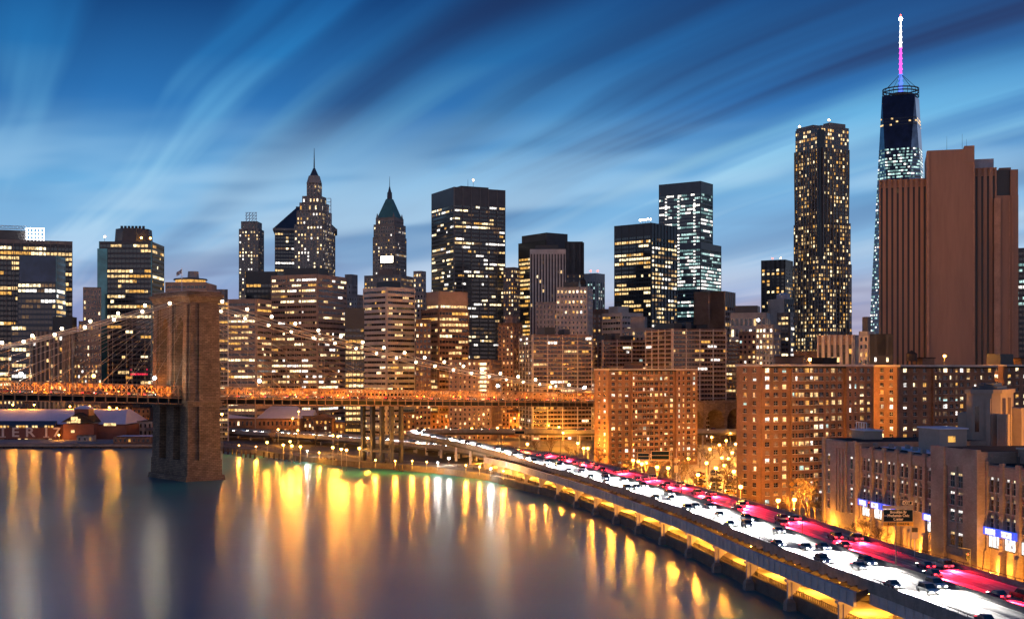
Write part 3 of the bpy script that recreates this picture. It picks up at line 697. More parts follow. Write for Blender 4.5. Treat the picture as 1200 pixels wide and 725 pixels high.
def solve(xl, xc, xr, Y, yaw, b=None):
    if xl < xc < xr:     # turn the plan so that it comes out as square as the picture allows
        best = None; k = (xr-CX)/F
        for y in range(-12, 80):
            if math.tan(rad(y)) < k+.06: continue
            c0, a0, b0, _ = solve_(xl, xc, xr, Y, y)
            if a0 > 0 and b0 > 0:
                e = abs(math.log(a0/b0))
                if best is None or e < best[0]: best = (e, y)
        yaw = best[1]
    elif xc >= xr: kl, kr = (xl-CX)/F, (xr-CX)/F; yaw = math.degrees(math.atan(kl if kl > 0 else kr if kr < 0 else 0))
    SY[0] = yaw
    return solve_(xl, xc, xr, Y, yaw, b)
def solve_(xl, xc, xr, Y, yaw, b=None):
    C = at(xc, HY, Y); th = rad(yaw); kl = (xl-CX)/F; kr = (xr-CX)/F
    a = (C.x-kl*C.y)/(math.cos(th)+kl*math.sin(th)) if xc > xl else None
    bb = (kr*C.y-C.x)/(math.sin(th)-kr*math.cos(th)) if xr > xc else None
    if b is None: b = bb if bb else min(a, 36)
    if a is None: a = min(b, 36)
    return C, a, b, bb is not None
def zat(py, Y): return CZ+(HY-py)/F*Y-GZ      # local height of a picture row at depth Y
def tower_b(label, xl, xc, xr, yt, Y, yaw, L, R=None, core='dark_panel', name='office_tower', cat='tower', b=None, group=None, pent=None, finish=True, roof='tar'):
    C, a, bb, vis = solve(xl, xc, xr, Y, yaw, b)
    B = Bld(name, label, cat, C, SY[0], a, bb, group)
    B.H = zat(yt, Y); B.Y = Y
    B.tier(-a, 0, 0, bb, 0, B.H, core, L, (R or L) if vis else None, roof)
    if pent:   # list of (fx0, fx1, fy0, fy1, height, mat)
        for fx0, fx1, fy0, fy1, h, m_ in pent: 
            p = MB(); p.box(-a*(1-fx0), -a*(1-fx1), bb*fy0, bb*fy1, B.H-.2, B.H+h, m_); p.box(-a*(1-fx0)+.4, -a*(1-fx1)-.4, bb*fy0+.4, bb*fy1-.4, B.H+h, B.H+h+.1, 'tar'); p.build('roof_housing', B.root)
    if finish: B.done()
    return B
def st(**k): return k
def rooftop(B, items):
    """small roof pieces: ('tank', x, y, r, h) etc. in local metres above the roof"""
    for it in items:
        p = MB(); k = it[0]
        if k == 'mast': _, x, y, h, r = it; p.tube((x, y, B.H-.3), (x, y, B.H+h), r, r*.4, 6, 'steel_dark'); p.build('antenna', B.root)
        if k == 'tank':
            _, x, y, r, h = it
            for dx in (-1, 1):
                for dy in (-1, 1): p.box(x+dx*r*.6-.15, x+dx*r*.6+.15, y+dy*r*.6-.15, y+dy*r*.6+.15, B.H-.3, B.H+2.2, 'steel_dark')
            p.cyl(x, y, B.H+2.2, B.H+2.2+h, r, r, 12, 'wood_pile'); p.cyl(x, y, B.H+2.2+h, B.H+3.6+h, r*1.05, .1, 12, 'tar'); p.build('water_tank', B.root)
        if k == 'light':
            _, x, y, h, m_ = it; p.tube((x, y, B.H-.3), (x, y, B.H+h), .15, .15, 5, 'steel_dark'); p.sphere((x, y, B.H+h), .9, m_, 8, 5); p.build('roof_light', B.root)
        if k == 'box': _, x0, x1, y0, y1, h, m_ = it; p.box(x0, x1, y0, y1, B.H-.3, B.H+h, m_); p.build('roof_housing', B.root)

# ---- far skyline, left to right
B = tower_b('broad brown concrete grid tower with a lit frame on its roof at far left', -46, 85, 85, 283, 1150, -8, st(kind='ribbon', fh=4.4, top=5, wr=.62, pitch=3.2, lit=.22, full=.25, pal='yellow', wall='dark_panel', pier='brown_conc', ribs=6.2, dp=.9), finish=False)
B.facade('L', -B.a, 0, -1.0, B.H-3.2, B.H, 'punch', fh=3, top=0, pitch=6.2, ww=4.4, wr=.01, lit=0, wall='brown_conc', dp=.3); B.done()
rooftop(B, [('box', -B.a+20, -B.a*.42, 6, 24, 9, 'dark_panel')])
p = MB(); x0 = -B.a*.42
for i in range(6): 
    p.box(x0+i*2.9, x0+i*2.9+.3, 2, 2.3, B.H, B.H+11+.02*i, 'bulb_cold')
for k in range(4): p.box(x0-.2, x0+15, 1.9, 2.2, B.H+.8+k*3.3, B.H+1.05+k*3.3, 'bulb_cold')
p.build('lit_roof_frame', B.root)
p = MB()
for i in range(9): p.beam((-B.a+25+i*3, 3, B.H+10), (-B.a+28+i*3, 3, B.H+12.4), .3, .3, 'steel_grey'); p.beam((-B.a+25+i*3, 3, B.H+12.4), (-B.a+28+i*3, 3, B.H+10), .3, .3, 'steel_grey')
p.box(-B.a+25, x0, 2.8, 3.2, B.H+12.3, B.H+12.7, 'steel_grey'); p.box(-B.a+25, x0, 2.8, 3.2, B.H+9.6, B.H+10, 'steel_grey'); p.build('roof_truss', B.root)
# blue glass stepped tower
B = tower_b('stepped dark blue glass tower with bright ribbon floors before the brown grid tower', 13, 66, 80, 380, 1040, 55, st(kind='ribbon', fh=4.2, top=1, wr=.6, lit=.25, full=.25, pal='office', wall='blue_panel', pier='blue_panel', dp=.2), core='navy_glass', finish=False)
h2, h3 = zat(299, 1040), zat(312, 1040)
B.tier(-B.a*.86, -B.a*.0-.2, .2, B.b*.8, B.H-.3, zat(330, 1040), 'navy_glass', L=st(kind='ribbon', fh=4.2, top=1, wr=.6, lit=.35, full=.4, pal='office', wall='blue_panel', dp=.2), R=st(kind='ribbon', fh=4.2, top=1, wr=.6, lit=.4, full=.3, pal='office', wall='teal_glass', dp=.2))
B.tier(-B.a*.82, -B.a*.0-.4, .4, B.b*.78, zat(330, 1040)-.3, h2, 'navy_glass', R=st(kind='ribbon', fh=4.2, top=1, wr=.6, lit=.02, full=0, pal='office', wall='teal_glass', dp=.2)); B.done()
tower_b('low black building with thin vertical piers under the left cable', 38, 74, 86, 388, 930, 55, st(kind='slot', fh=4, top=2, pitch=3.4, ww=2.0, lit=.16, pal='office', wall='dark_panel', pier='steel_rib', dp=.5))
tower_b('plain black block right of the blue glass tower', 62, 84, 89, 371, 985, 55, st(kind='ribbon', fh=4, top=12, wr=.5, lit=.12, full=.05, wall='black_panel'))
# stepped masonry
B = tower_b('grey masonry tower stepping back in tiers beside the dark glass tower', 74, 119, 119, 424, 1000, -10, st(kind='punch', fh=3.8, top=1.5, pitch=2.6, ww=1.1, wr=.5, lit=.3, pal='office', wall='limestone'), core='limestone', finish=False, b=34)
zz = B.H
for xl, yt in ((80, 411), (84, 401), (88, 388), (92, 376), (97, 336)):
    f = (119-xl)/45; z1 = zat(yt, 1000); B.tier(-B.a*f, -.3, 1.5*(1-f)*10, 34-3*(1-f), zz-.3, z1, 'limestone', L=st(kind='punch', fh=3.8, top=1.2, pitch=2.6, ww=1.1, wr=.5, lit=.16, pal='warm', wall='limestone')); zz = z1
B.H = zz; B.done()
# octagonal capped dark glass tower
B = tower_b('dark glass tower with teal corner, eight sided cap and red lit windows', 116, 178, 192, 283, 1060, 56, st(kind='ribbon', fh=4.1, top=1.5, wr=.55, lit=.22, full=.13, pal='yellow', wall='dark_panel', pier='teal_glass', dp=.25, red=None),
    st(kind='ribbon', fh=4.1, top=1.5, wr=.55, lit=.2, full=.25, pal='yellow', wall='black_panel', dp=.25), core='blue_panel', finish=False)
B.facade('L', -B.a*.42, -B.a*.06, -.35, zat(441, 1060), zat(419, 1060), 'ribbon', fh=3.4, top=.3, wr=.4, lit=.7, full=.2, pitch=2, pal='red', wall='dark_panel', dp=.2)
B.wall.box(-B.a-1.2, -B.a+7, -.75, 4, 0, B.H-6, 'teal_glass'); B.done()
p = MB(); cx = -B.a*.44; cy = B.b*.4; p.cyl(cx, cy, B.H-.3, B.H+11.5, B.a*.36, B.a*.34, 8, 'dark_panel'); p.build('roof_housing', B.root)
for i in range(7): p = MB(); p.cyl(cx-9+i*3, cy-4, B.H+11.4, B.H+14.2, 1.1, 1.1, 8, 'steel_dark'); p.build('roof_fan', B.root)
rooftop(B, [('light', -B.a*.9, 1, 4, 'bulb_orange'), ('light', -B.a*.2, -.2, 3, 'bulb_orange'), ('light', -2, 3, 3, 'bulb_orange')])
# round pavilion roof behind the bridge tower
C = at(219, HY, 900); B = Bld('office_building', 'broad low block crowned by a round lit pavilion behind the stone bridge tower', 'building', C, 0, 30, 30)
B.H = zat(331, 900); B.tier(-14, 15, -4, 26, 0, B.H, 'brown_conc', L=st(kind='ribbon', fh=4, top=1.4, wr=.45, lit=.35, full=.2, pal='yellow', wall='brown_conc')); B.done()
p = MB(); p.cyl(0, 10, B.H-.3, B.H+2.2, 10.5, 10.5, 20, 'win_amber'); p.build('lit_drum', B.root); p = MB(); p.cyl(0, 10, B.H+2.2, B.H+3.2, 12, 11.5, 20, 'slate'); p.cyl(0, 10, B.H+3.2, B.H+3.9, 6, 6, 16, 'brown_conc'); p.cyl(2, 10, B.H+3.9, B.H+8.5, 4, 3.6, 14, 'grey_conc'); p.build('round_roof', B.root)
tower_b('plain grey block just right of the bridge tower top', 240, 267, 267, 339, 980, -8, st(kind='punch', fh=4, top=10, pitch=5, ww=1.5, lit=.1, wall='grey_conc'), core='grey_conc')
tower_b('narrow apartment slab of white balconies beside the stone bridge tower', 250, 268, 268, 352, 830, -8, st(kind='balcony', fh=3.0, top=.6, wr=.5, pitch=2.6, lit=.35, pal='yellow', wall='dark_panel', pier='white_pier'))
tower_b('brown office block with many lit ribbon floors right of the bridge tower', 266, 300, 318, 350, 900, 50, st(kind='ribbon', fh=3.9, top=2, wr=.42, lit=.28, full=.3, pal='yellow', wall='brown_conc', dp=.4))
tower_b('black flat roofed block under the slender masonry tower', 288, 324, 334, 318, 1010, 60, st(kind='ribbon', fh=4.2, top=9, wr=.5, lit=.12, full=.18, pal='yellow', wall='black_panel'), core='black_panel')
# slender masonry tower with lattice
B = tower_b('slender tan masonry tower with a metal lattice on its roof', 280, 303, 309, 268, 1500, 62, st(kind='punch', fh=3.9, top=2, pitch=3.4, ww=1.5, wr=.5, lit=.3, pal='office', wall='limestone'), core='limestone', finish=False)
B.tier(-B.a+2, -1.5, 2, B.b-2, B.H-.3, zat(259, 1500), 'limestone', L=st(kind='punch', fh=4, top=2, pitch=4, ww=1.6, wr=.5, lit=.05, wall='limestone')); B.H = zat(259, 1500); B.done()
p = MB()
for i in range(4):
    for k in range(3): p.beam((-B.a+7+i*4, 6, B.H+k*3.6), (-B.a+7+i*4, 6, B.H+3.6+k*3.6), .5, .5, 'steel_grey'); p.beam((-B.a+6+i*3.2, 6, B.H+k*3.6), (-B.a+9.2+i*3.2, 6, B.H+3.6+k*3.6), .4, .4, 'steel_grey')
for k in range(4): p.box(-B.a+6, -B.a+20, 5.7, 6.3, B.H+k*3.6-.2, B.H+k*3.6+.2, 'steel_grey')
p.build('roof_lattice', B.root)
# mansard tower
B = tower_b('tall tower with a steep dark hipped roof behind the spired tower', 322, 393, 393, 270, 1480, -6, st(kind='ribbon', fh=4.1, top=3, wr=.55, pitch=3.2, lit=.4, full=.35, pal='office', wall='slate', pier='limestone', dp=.5), core='slate', b=46)
p = MB(); a_ = B.a; p.box(-a_-2.2, 2.2, -2.2, 48, B.H-1, B.H+1.5, 'limestone'); p.frustum((-a_-1.5, 1.5, -1.5, 47), B.H+1.5, (-a_*.66, -a_*.34, 14, 33), zat(243, 1480), 'slate'); p.box(-a_*.66, -a_*.34, 14, 33, zat(243, 1480), zat(242, 1480)+1, 'slate'); p.build('hipped_roof', B.root)
# stepped spire tower
C, a_, bb, _ = solve(345, 378, 391, 1390, 60); B = Bld('skyscraper', 'brown stepped skyscraper tapering to a needle spire', 'tower', C, SY[0], a_, bb)
z = 0; sty = dict(kind='punch', fh=3.9, top=2, pitch=3.6, ww=1.7, wr=.55, lit=.38, pal='office', wall='limestone', dp=.6)
cxm, cym = -a_/2, bb/2
for f, yt in ((1.0, 262), (.88, 246), (.74, 236), (.60, 228)):
    z1 = zat(yt, 1390); B.tier(cxm-a_*f/2, cxm+a_*f/2, cym-bb*f/2, cym+bb*f/2, max(0, z-.3), z1, 'limestone', both=sty); z = z1
f = .37; z1 = zat(212, 1390); B.tier(cxm-a_*f/2, cxm+a_*f/2, cym-bb*f/2, cym+bb*f/2, z-.3, z1, 'limestone', both=dict(sty, lit=.1)); z = z1; B.H = z; B.done()
p = MB(); p.cyl(cxm, cym, z-.2, zat(203, 1390), 8.5, 6.0, 8, 'limestone'); p.cyl(cxm, cym, zat(203, 1390)-.2, zat(194, 1390), 5, 1.2, 8, 'slate'); p.tube((cxm, cym, zat(194, 1390)-.5), (cxm, cym, zat(170, 1390)), .8, .2, 6, 'steel_dark'); p.build('spire', B.root)
p = MB()
for i in range(8): p.box(2.2, 6.4, 8, 8.4, zat(262, 1390)+i*4, zat(262, 1390)+i*4+.5, 'steel_grey')
p.box(6.2, 6.8, 7.8, 8.4, zat(270, 1390), zat(232, 1390), 'steel_grey'); p.box(2, 2.4, 7.8, 8.4, zat(270, 1390), zat(240, 1390), 'steel_grey'); p.build('lattice_mast', B.root)
# big faceted ribbon block
B = tower_b('wide brown block full of lit windows below the spired tower', 318, 372, 406, 321, 930, 38, st(kind='ribbon', fh=3.9, top=2, wr=.42, pitch=2.0, lit=.34, full=.14, pal='office', wall='brown_conc', dp=.35, ribs=15),
    st(kind='ribbon', fh=3.9, top=2, wr=.42, pitch=2.0, lit=.34, full=.16, pal='office', wall='brown_conc', dp=.35), core='brown_conc')
rooftop(B, [('box', -B.a*.8, -2, 4, 18, 5, 'black_panel'), ('mast', -3, 5, 7, .2)])
B = tower_b('pale narrow office tower with a dark top right of the wide brown block', 404, 418, 427, 345, 1150, 50, st(kind='punch', fh=4, top=2, pitch=2.6, ww=1.2, wr=.5, lit=.15, wall='grey_conc', pal='warm'), core='grey_conc', finish=False)
B.tier(-B.a+.2, -6, .2, B.b*.8, B.H-.3, zat(321, 1150), 'dark_panel', both=st(kind='punch', fh=4, top=9, pitch=2.8, ww=1.2, wr=.5, lit=0, wall='grey_conc')); B.done()
tower_b('short black block with glowing yellow ribbon floors between two office blocks', 404, 427, 427, 361, 860, -6, st(kind='ribbon', fh=3.7, top=13, wr=.5, pitch=2.4, lit=.75, full=.6, pal='yellow', wall='black_panel'), core='black_panel')
# green pyramid tower
C, a_, bb, _ = solve(437, 463, 476, 1400, 58); B = Bld('skyscraper', 'brown skyscraper with a green copper pyramid roof and a lit billboard', 'tower', C, SY[0], a_, bb); cxm, cym = -a_/2, bb/2
sty = dict(kind='punch', fh=3.9, top=2, pitch=2.9, ww=1.4, wr=.5, lit=.12, pal='office', wall='limestone', dp=.5); z = 0
for f, yt in ((1.0, 277), (.95, 262), (.82, 254)):
    z1 = zat(yt, 1400); B.tier(cxm-a_*f/2, cxm+a_*f/2, cym-bb*f/2, cym+bb*f/2, max(0, z-.3), z1, 'limestone', both=sty); z = z1
B.H = z; B.done()
p = MB(); f = .76; p.frustum((cxm-a_*f/2, cxm+a_*f/2, cym-bb*f/2, cym+bb*f/2), z-.3, (cxm-3, cxm+3, cym-3, cym+3), zat(231, 1400), 'copper'); p.build('pyramid_roof', B.root)
p = MB(); p.cyl(cxm, cym, zat(231, 1400)-.3, zat(223, 1400), 3, 2.6, 8, 'slate'); p.cyl(cxm, cym, zat(223, 1400), zat(216, 1400), 2, .5, 8, 'slate'); p.tube((cxm, cym, zat(217, 1400)), (cxm, cym, zat(204, 1400)), .4, .15, 5, 'steel_dark'); p.build('spire', B.root)
for sx, sy in ((-1, -1), (1, -1), (1, 1), (-1, 1)): p = MB(); x, y = cxm+sx*a_*.37, cym+sy*bb*.37; p.cyl(x, y, z-.2, z+5, 1.4, .3, 6, 'limestone'); p.build('corner_finial', B.root)
p = MB(); p.box(-a_*.58, -a_*.04, -3.4, -3.0, zat(307.5, 1400), zat(300, 1400), 'sign_lit'); p.box(-a_*.62, -a_*.02, -2.98, -.6, zat(309, 1400), zat(299, 1400), 'steel_dark'); p.build('billboard', B.root)
tower_b('stepped masonry block with orange lights below the green pyramid tower', 427, 470, 486, 322, 1150, 55, st(kind='punch', fh=3.8, top=2, pitch=3, ww=1.4, wr=.5, lit=.3, pal='yellow', wall='limestone'), core='limestone', pent=[(.3, .7, .2, .7, 6, 'tan_brick')])
B = tower_b('pale striped office block with white window bands left of centre', 426, 453, 486, 336, 900, 40, st(kind='ribbon', fh=3.8, top=1.5, wr=.42, pitch=1.9, lit=.14, full=.06, pal='warm', wall='pale_conc', dp=.35),
    st(kind='ribbon', fh=3.8, top=1.5, wr=.42, pitch=1.9, lit=.2, full=.08, pal='warm', wall='pale_conc', dp=.35), core='dark_panel'); rooftop(B, [('box', -B.a*.7, -4, 6, 16, 4.5, 'black_panel')])
B = tower_b('grey stepped masonry building with scattered lit windows behind the striped block', 482, 496, 504, 342, 1020, 50, st(kind='punch', fh=3.7, top=1.5, pitch=2.8, ww=1.4, wr=.5, lit=.42, pal='office', wall='limestone'), core='limestone', finish=False)
B.tier(-B.a+1, -3, 2, B.b-2, B.H-.3, zat(317, 1020), 'limestone', both=st(kind='punch', fh=3.7, top=1.5, pitch=2.8, ww=1.4, wr=.5, lit=.3, pal='yellow', wall='grey_conc')); B.done()
# ribbed black slab
B = tower_b('huge dark slab tower with thin steel ribs and broken bands of light', 506, 532, 592, 219, 1280, 24, st(kind='ribbon', fh=4.0, top=17, wr=.5, pitch=2.4, lit=.3, full=.14, pal='office', wall='dark_panel', pier='steel_rib', dp=.3),
    st(kind='ribbon', fh=4.0, top=17, wr=.5, pitch=2.2, lit=.3, full=.14, pal='office', wall='dark_panel', pier='steel_rib', ribs=9.0, dp=.5), core='dark_panel')
rooftop(B, [('light', -6, B.b*.42, 9, 'bulb_orange'), ('mast', -4, B.b*.3, 9, .3), ('box', -B.a*.6, -B.a*.1, 10, B.b-16, 2.5, 'black_panel')])
B = tower_b('dark brown office block with a bright double ring of lit windows', 494, 514, 549, 362, 900, 32, st(kind='ribbon', fh=3.9, top=1, wr=.48, pitch=2.6, lit=.25, full=.15, pal='yellow', wall='brown_brick', dp=.35), st(kind='ribbon', fh=3.9, top=1, wr=.48, pitch=2.6, lit=.3, full=.15, pal='yellow', wall='brown_brick', dp=.35), core='brown_brick', finish=False)
B.tier(-B.a*.75, -.5, 1.0, B.b*.97, B.H-.3, zat(341, 900), 'brown_conc', both=st(kind='ribbon', fh=3.6, top=9, bot=.4, wr=.5, pitch=2.2, lit=1, full=1, pal='yellow', wall='brown_conc')); B.done()
tower_b('low dark brick wing left of the block with the lit ring', 487, 505, 505, 374, 880, -6, st(kind='punch', fh=3.6, top=2, pitch=3, ww=1.4, wr=.5, lit=.12, pal='yellow', wall='brown_brick'), core='brown_brick')
tower_b('narrow tan building lit by many windows right of the ribbed slab tower', 590, 602, 609, 313, 1180, 55, st(kind='punch', fh=3.8, top=2, pitch=2.8, ww=1.4, wr=.5, lit=.4, pal='yellow', wall='tan_brick'), core='tan_brick')
B = tower_b('black office tower with yellow lit left side behind the ribbed white tower', 608, 640, 684, 281, 1260, 32, st(kind='ribbon', fh=4.1, top=15, wr=.55, pitch=2.8, lit=.45, full=.4, pal='yellow', wall='black_panel'), st(kind='ribbon', fh=4.1, top=19, wr=.5, pitch=2.8, lit=.02, full=0, wall='dark_panel'), core='dark_panel')
rooftop(B, [('box', -B.a*.95, -2, 2, B.b*.6, 7.5, 'dark_panel')])
tower_b('white ribbed narrow slab standing before the black office tower', 621, 663, 663, 292, 1080, -6, st(kind='slot', fh=3.9, top=4, pitch=2.5, ww=1.5, lit=.06, pal='warm', wall='white_pier', pier='white_pier', dp=.4), core='dark_panel', pent=[(.15, .8, .2, .8, 4, 'black_panel')])
tower_b('plain dark grey slab right of the white ribbed tower', 662, 683, 683, 283, 1180, -6, st(kind='punch', fh=4, top=30, pitch=6, ww=.8, lit=0, wall='dark_panel'), core='dark_panel')
B = tower_b('pale green glass tower with white piers left of the black window tower', 682, 698, 708, 320, 1500, 52, st(kind='slot', fh=4, top=10, pitch=4.2, ww=2.4, lit=.45, pal='cool', wall='pale_conc', pier='pale_conc', dp=.5), core='teal_glass'); rooftop(B, [('light', -8, 2, 3, 'bulb_red'), ('light', -1, 6, 3, 'bulb_red')])
B = tower_b('grey stepped masonry block below the white ribbed tower', 652, 688, 694, 336, 930, 62, st(kind='punch', fh=3.7, top=1.5, pitch=2.9, ww=1.3, wr=.5, lit=.15, pal='office', wall='pale_conc'), core='pale_conc', finish=False)
B.tier(-B.a-16, -B.a+.5, 2, 20, 0, zat(353, 930), 'grey_conc', L=st(kind='punch', fh=3.7, top=1.5, pitch=2.6, ww=.8, wr=.6, lit=.1, pal='warm', wall='grey_conc')); B.done(); rooftop(B, [('box', -B.a*.8, -B.a*.3, 3, 14, 4, 'black_panel'), ('tank', -4, 6, 2, 3)])
B = tower_b('square black tower dotted with lit windows left of the bright glass tower', 720, 763, 793, 261, 1200, 42, st(kind='ribbon', fh=4, top=11, wr=.55, pitch=2.8, lit=.45, full=.22, pal='yellow', wall='black_panel', ribs=8.5, dp=.3), st(kind='ribbon', fh=4, top=13, wr=.55, pitch=2.4, lit=.5, full=.35, pal='office', wall='black_panel', ribs=5.5, dp=.5), core='black_panel')
for i in range(5): rooftop(B, [('light', -14+i*3, 2, 3.5+.4*(i % 2), 'bulb_white')])
# bright glass tower in two slabs
g = dict(kind='ribbon', fh=4.2, wr=.55, pitch=2.6, pal='cool', wall='blue_panel', dp=.3)
C, a_, bb, _ = solve(772, 821, 845, 1580, 40); B = Bld('glass_tower', 'shining glass tower with stacked white lights and a dark cap', 'tower', C, SY[0], a_, bb); z1 = zat(284, 1580); z2 = zat(212, 1580)
B.tier(-a_, 0, 0, bb, 0, z1, 'navy_glass', L=dict(g, top=7, lit=.75, full=.25), R=dict(g, top=7, lit=.7, full=.25)); bu = bb*.60
B.tier(-a_, -.5, .5, bu, z1-.3, z2, 'navy_glass', L=dict(g, top=14, lit=.5, full=.12), R=dict(g, top=14, lit=.6, full=.15)); B.H = z2
for u in (-a_*.82, -a_*.52, -a_*.14):
    for k in range(26): 
        if B.r.random() < .86: c = (u, -.42, z2-19-k*4.2); B.win.append((z2, 0.0, (c[0], c[1]-.2, c[2]), [(0, 0, 2.6, 1.6, 'win_white'), ]))
B.done()
B = tower_b('windowless brown block with a lit glass side at centre right', 813, 849, 861, 341, 980, 52, st(kind='punch', fh=4, top=52, pitch=50, ww=.6, lit=0, wall='brown_conc'), st(kind='ribbon', fh=4, top=11, wr=.6, pitch=2.4, lit=.4, full=.2, pal='yellow', wall='dark_panel', pier='brown_conc', ribs=5), core='brown_conc', finish=False)
B.win = [w for w in B.win if w[1] > 1]; B.done()
B = tower_b('plain black tower with one column of yellow windows left of the rippling tower', 892, 920, 929, 304, 1500, 55, st(kind='punch', fh=4.2, top=10, pitch=6, ww=3, wr=.6, lit=.16, pal='yellow', wall='black_panel'), core='black_panel'); rooftop(B, [('light', -16, 2, 2, 'bulb_red'), ('light', -6, 2, 2, 'bulb_orange')])
# rippling residential tower
C, a_, bb, _ = solve(928, 962, 999, 1150, 46); B = Bld('residential_tower', 'very tall rippling steel tower covered in small warm windows', 'tower', C, SY[0], a_, bb)
sty = dict(kind='punch', fh=3.4, top=2, pitch=2.6, ww=1.8, wr=.62, lit=.3, pal='warm', wall='steel_rib', dp=.2); z = 0
for k, (yt, f) in enumerate(((388, 1.0), (308, .985), (259, .95), (146, .89))):
    z1 = zat(yt, 1150); A0, B0 = a_*f, bb*f; ox, oy = -a_*(1-f)*.4, bb*(1-f)*.4
    B.tier(-A0+ox, -.5+ox, oy+.5, B0+oy, max(0, z-.3), z1, 'steel_rib', both=dict(sty, lit=(.62, .56, .46, .4)[k], full=(.1, .1, .08, .06)[k])); z = z1
ox, oy = -a_*.11*.4, bb*.11*.4
for i in range(9):   # bent pilasters that ripple up the faces
    u = -a_*(.08+.1*i); v = bb*(.07+.1*i)
    for k in range(9):
        za, zb = 12+k*26, 12+(k+1)*26; ea, eb = .5+.55*math.sin(k*.9+i*.8), .5+.55*math.sin((k+1)*.9+i*.8)
        if zb > zat(160, 1150): break
        B.wall.hexa([(u-.35, -ea-.2, za), (u+.35, -ea-.2, za), (u+.35, .5, za), (u-.35, .5, za)], [(u-.35, -eb-.2, zb), (u+.35, -eb-.2, zb), (u+.35, .5, zb), (u-.35, .5, zb)], 'steel_rib')
        B.wall.hexa([(-.5, v-.35, za), (ea+.2, v-.35, za), (ea+.2, v+.35, za), (-.5, v+.35, za)], [(-.5, v-.35, zb), (eb+.2, v-.35, zb), (eb+.2, v+.35, zb), (-.5, v+.35, zb)], 'steel_rib')
B.wall.box(-4.5, .6-a_*.03, -.4, 5.0, zat(300, 1150), z-4, 'black_panel')
B.wall.box(-a_*.88+ox, -a_*.3+ox, oy+1, bb*.3, z-.3, z+2.2, 'steel_rib'); B.wall.box(-a_*.3, -3, bb*.35, bb*.85, z-.3, z+3.6, 'steel_rib'); B.H = z; B.done(); rooftop(B, [('light', -a_*.85, 4, 4, 'bulb_orange'), ('light', -6, bb*.4, 6.5, 'bulb_orange')])
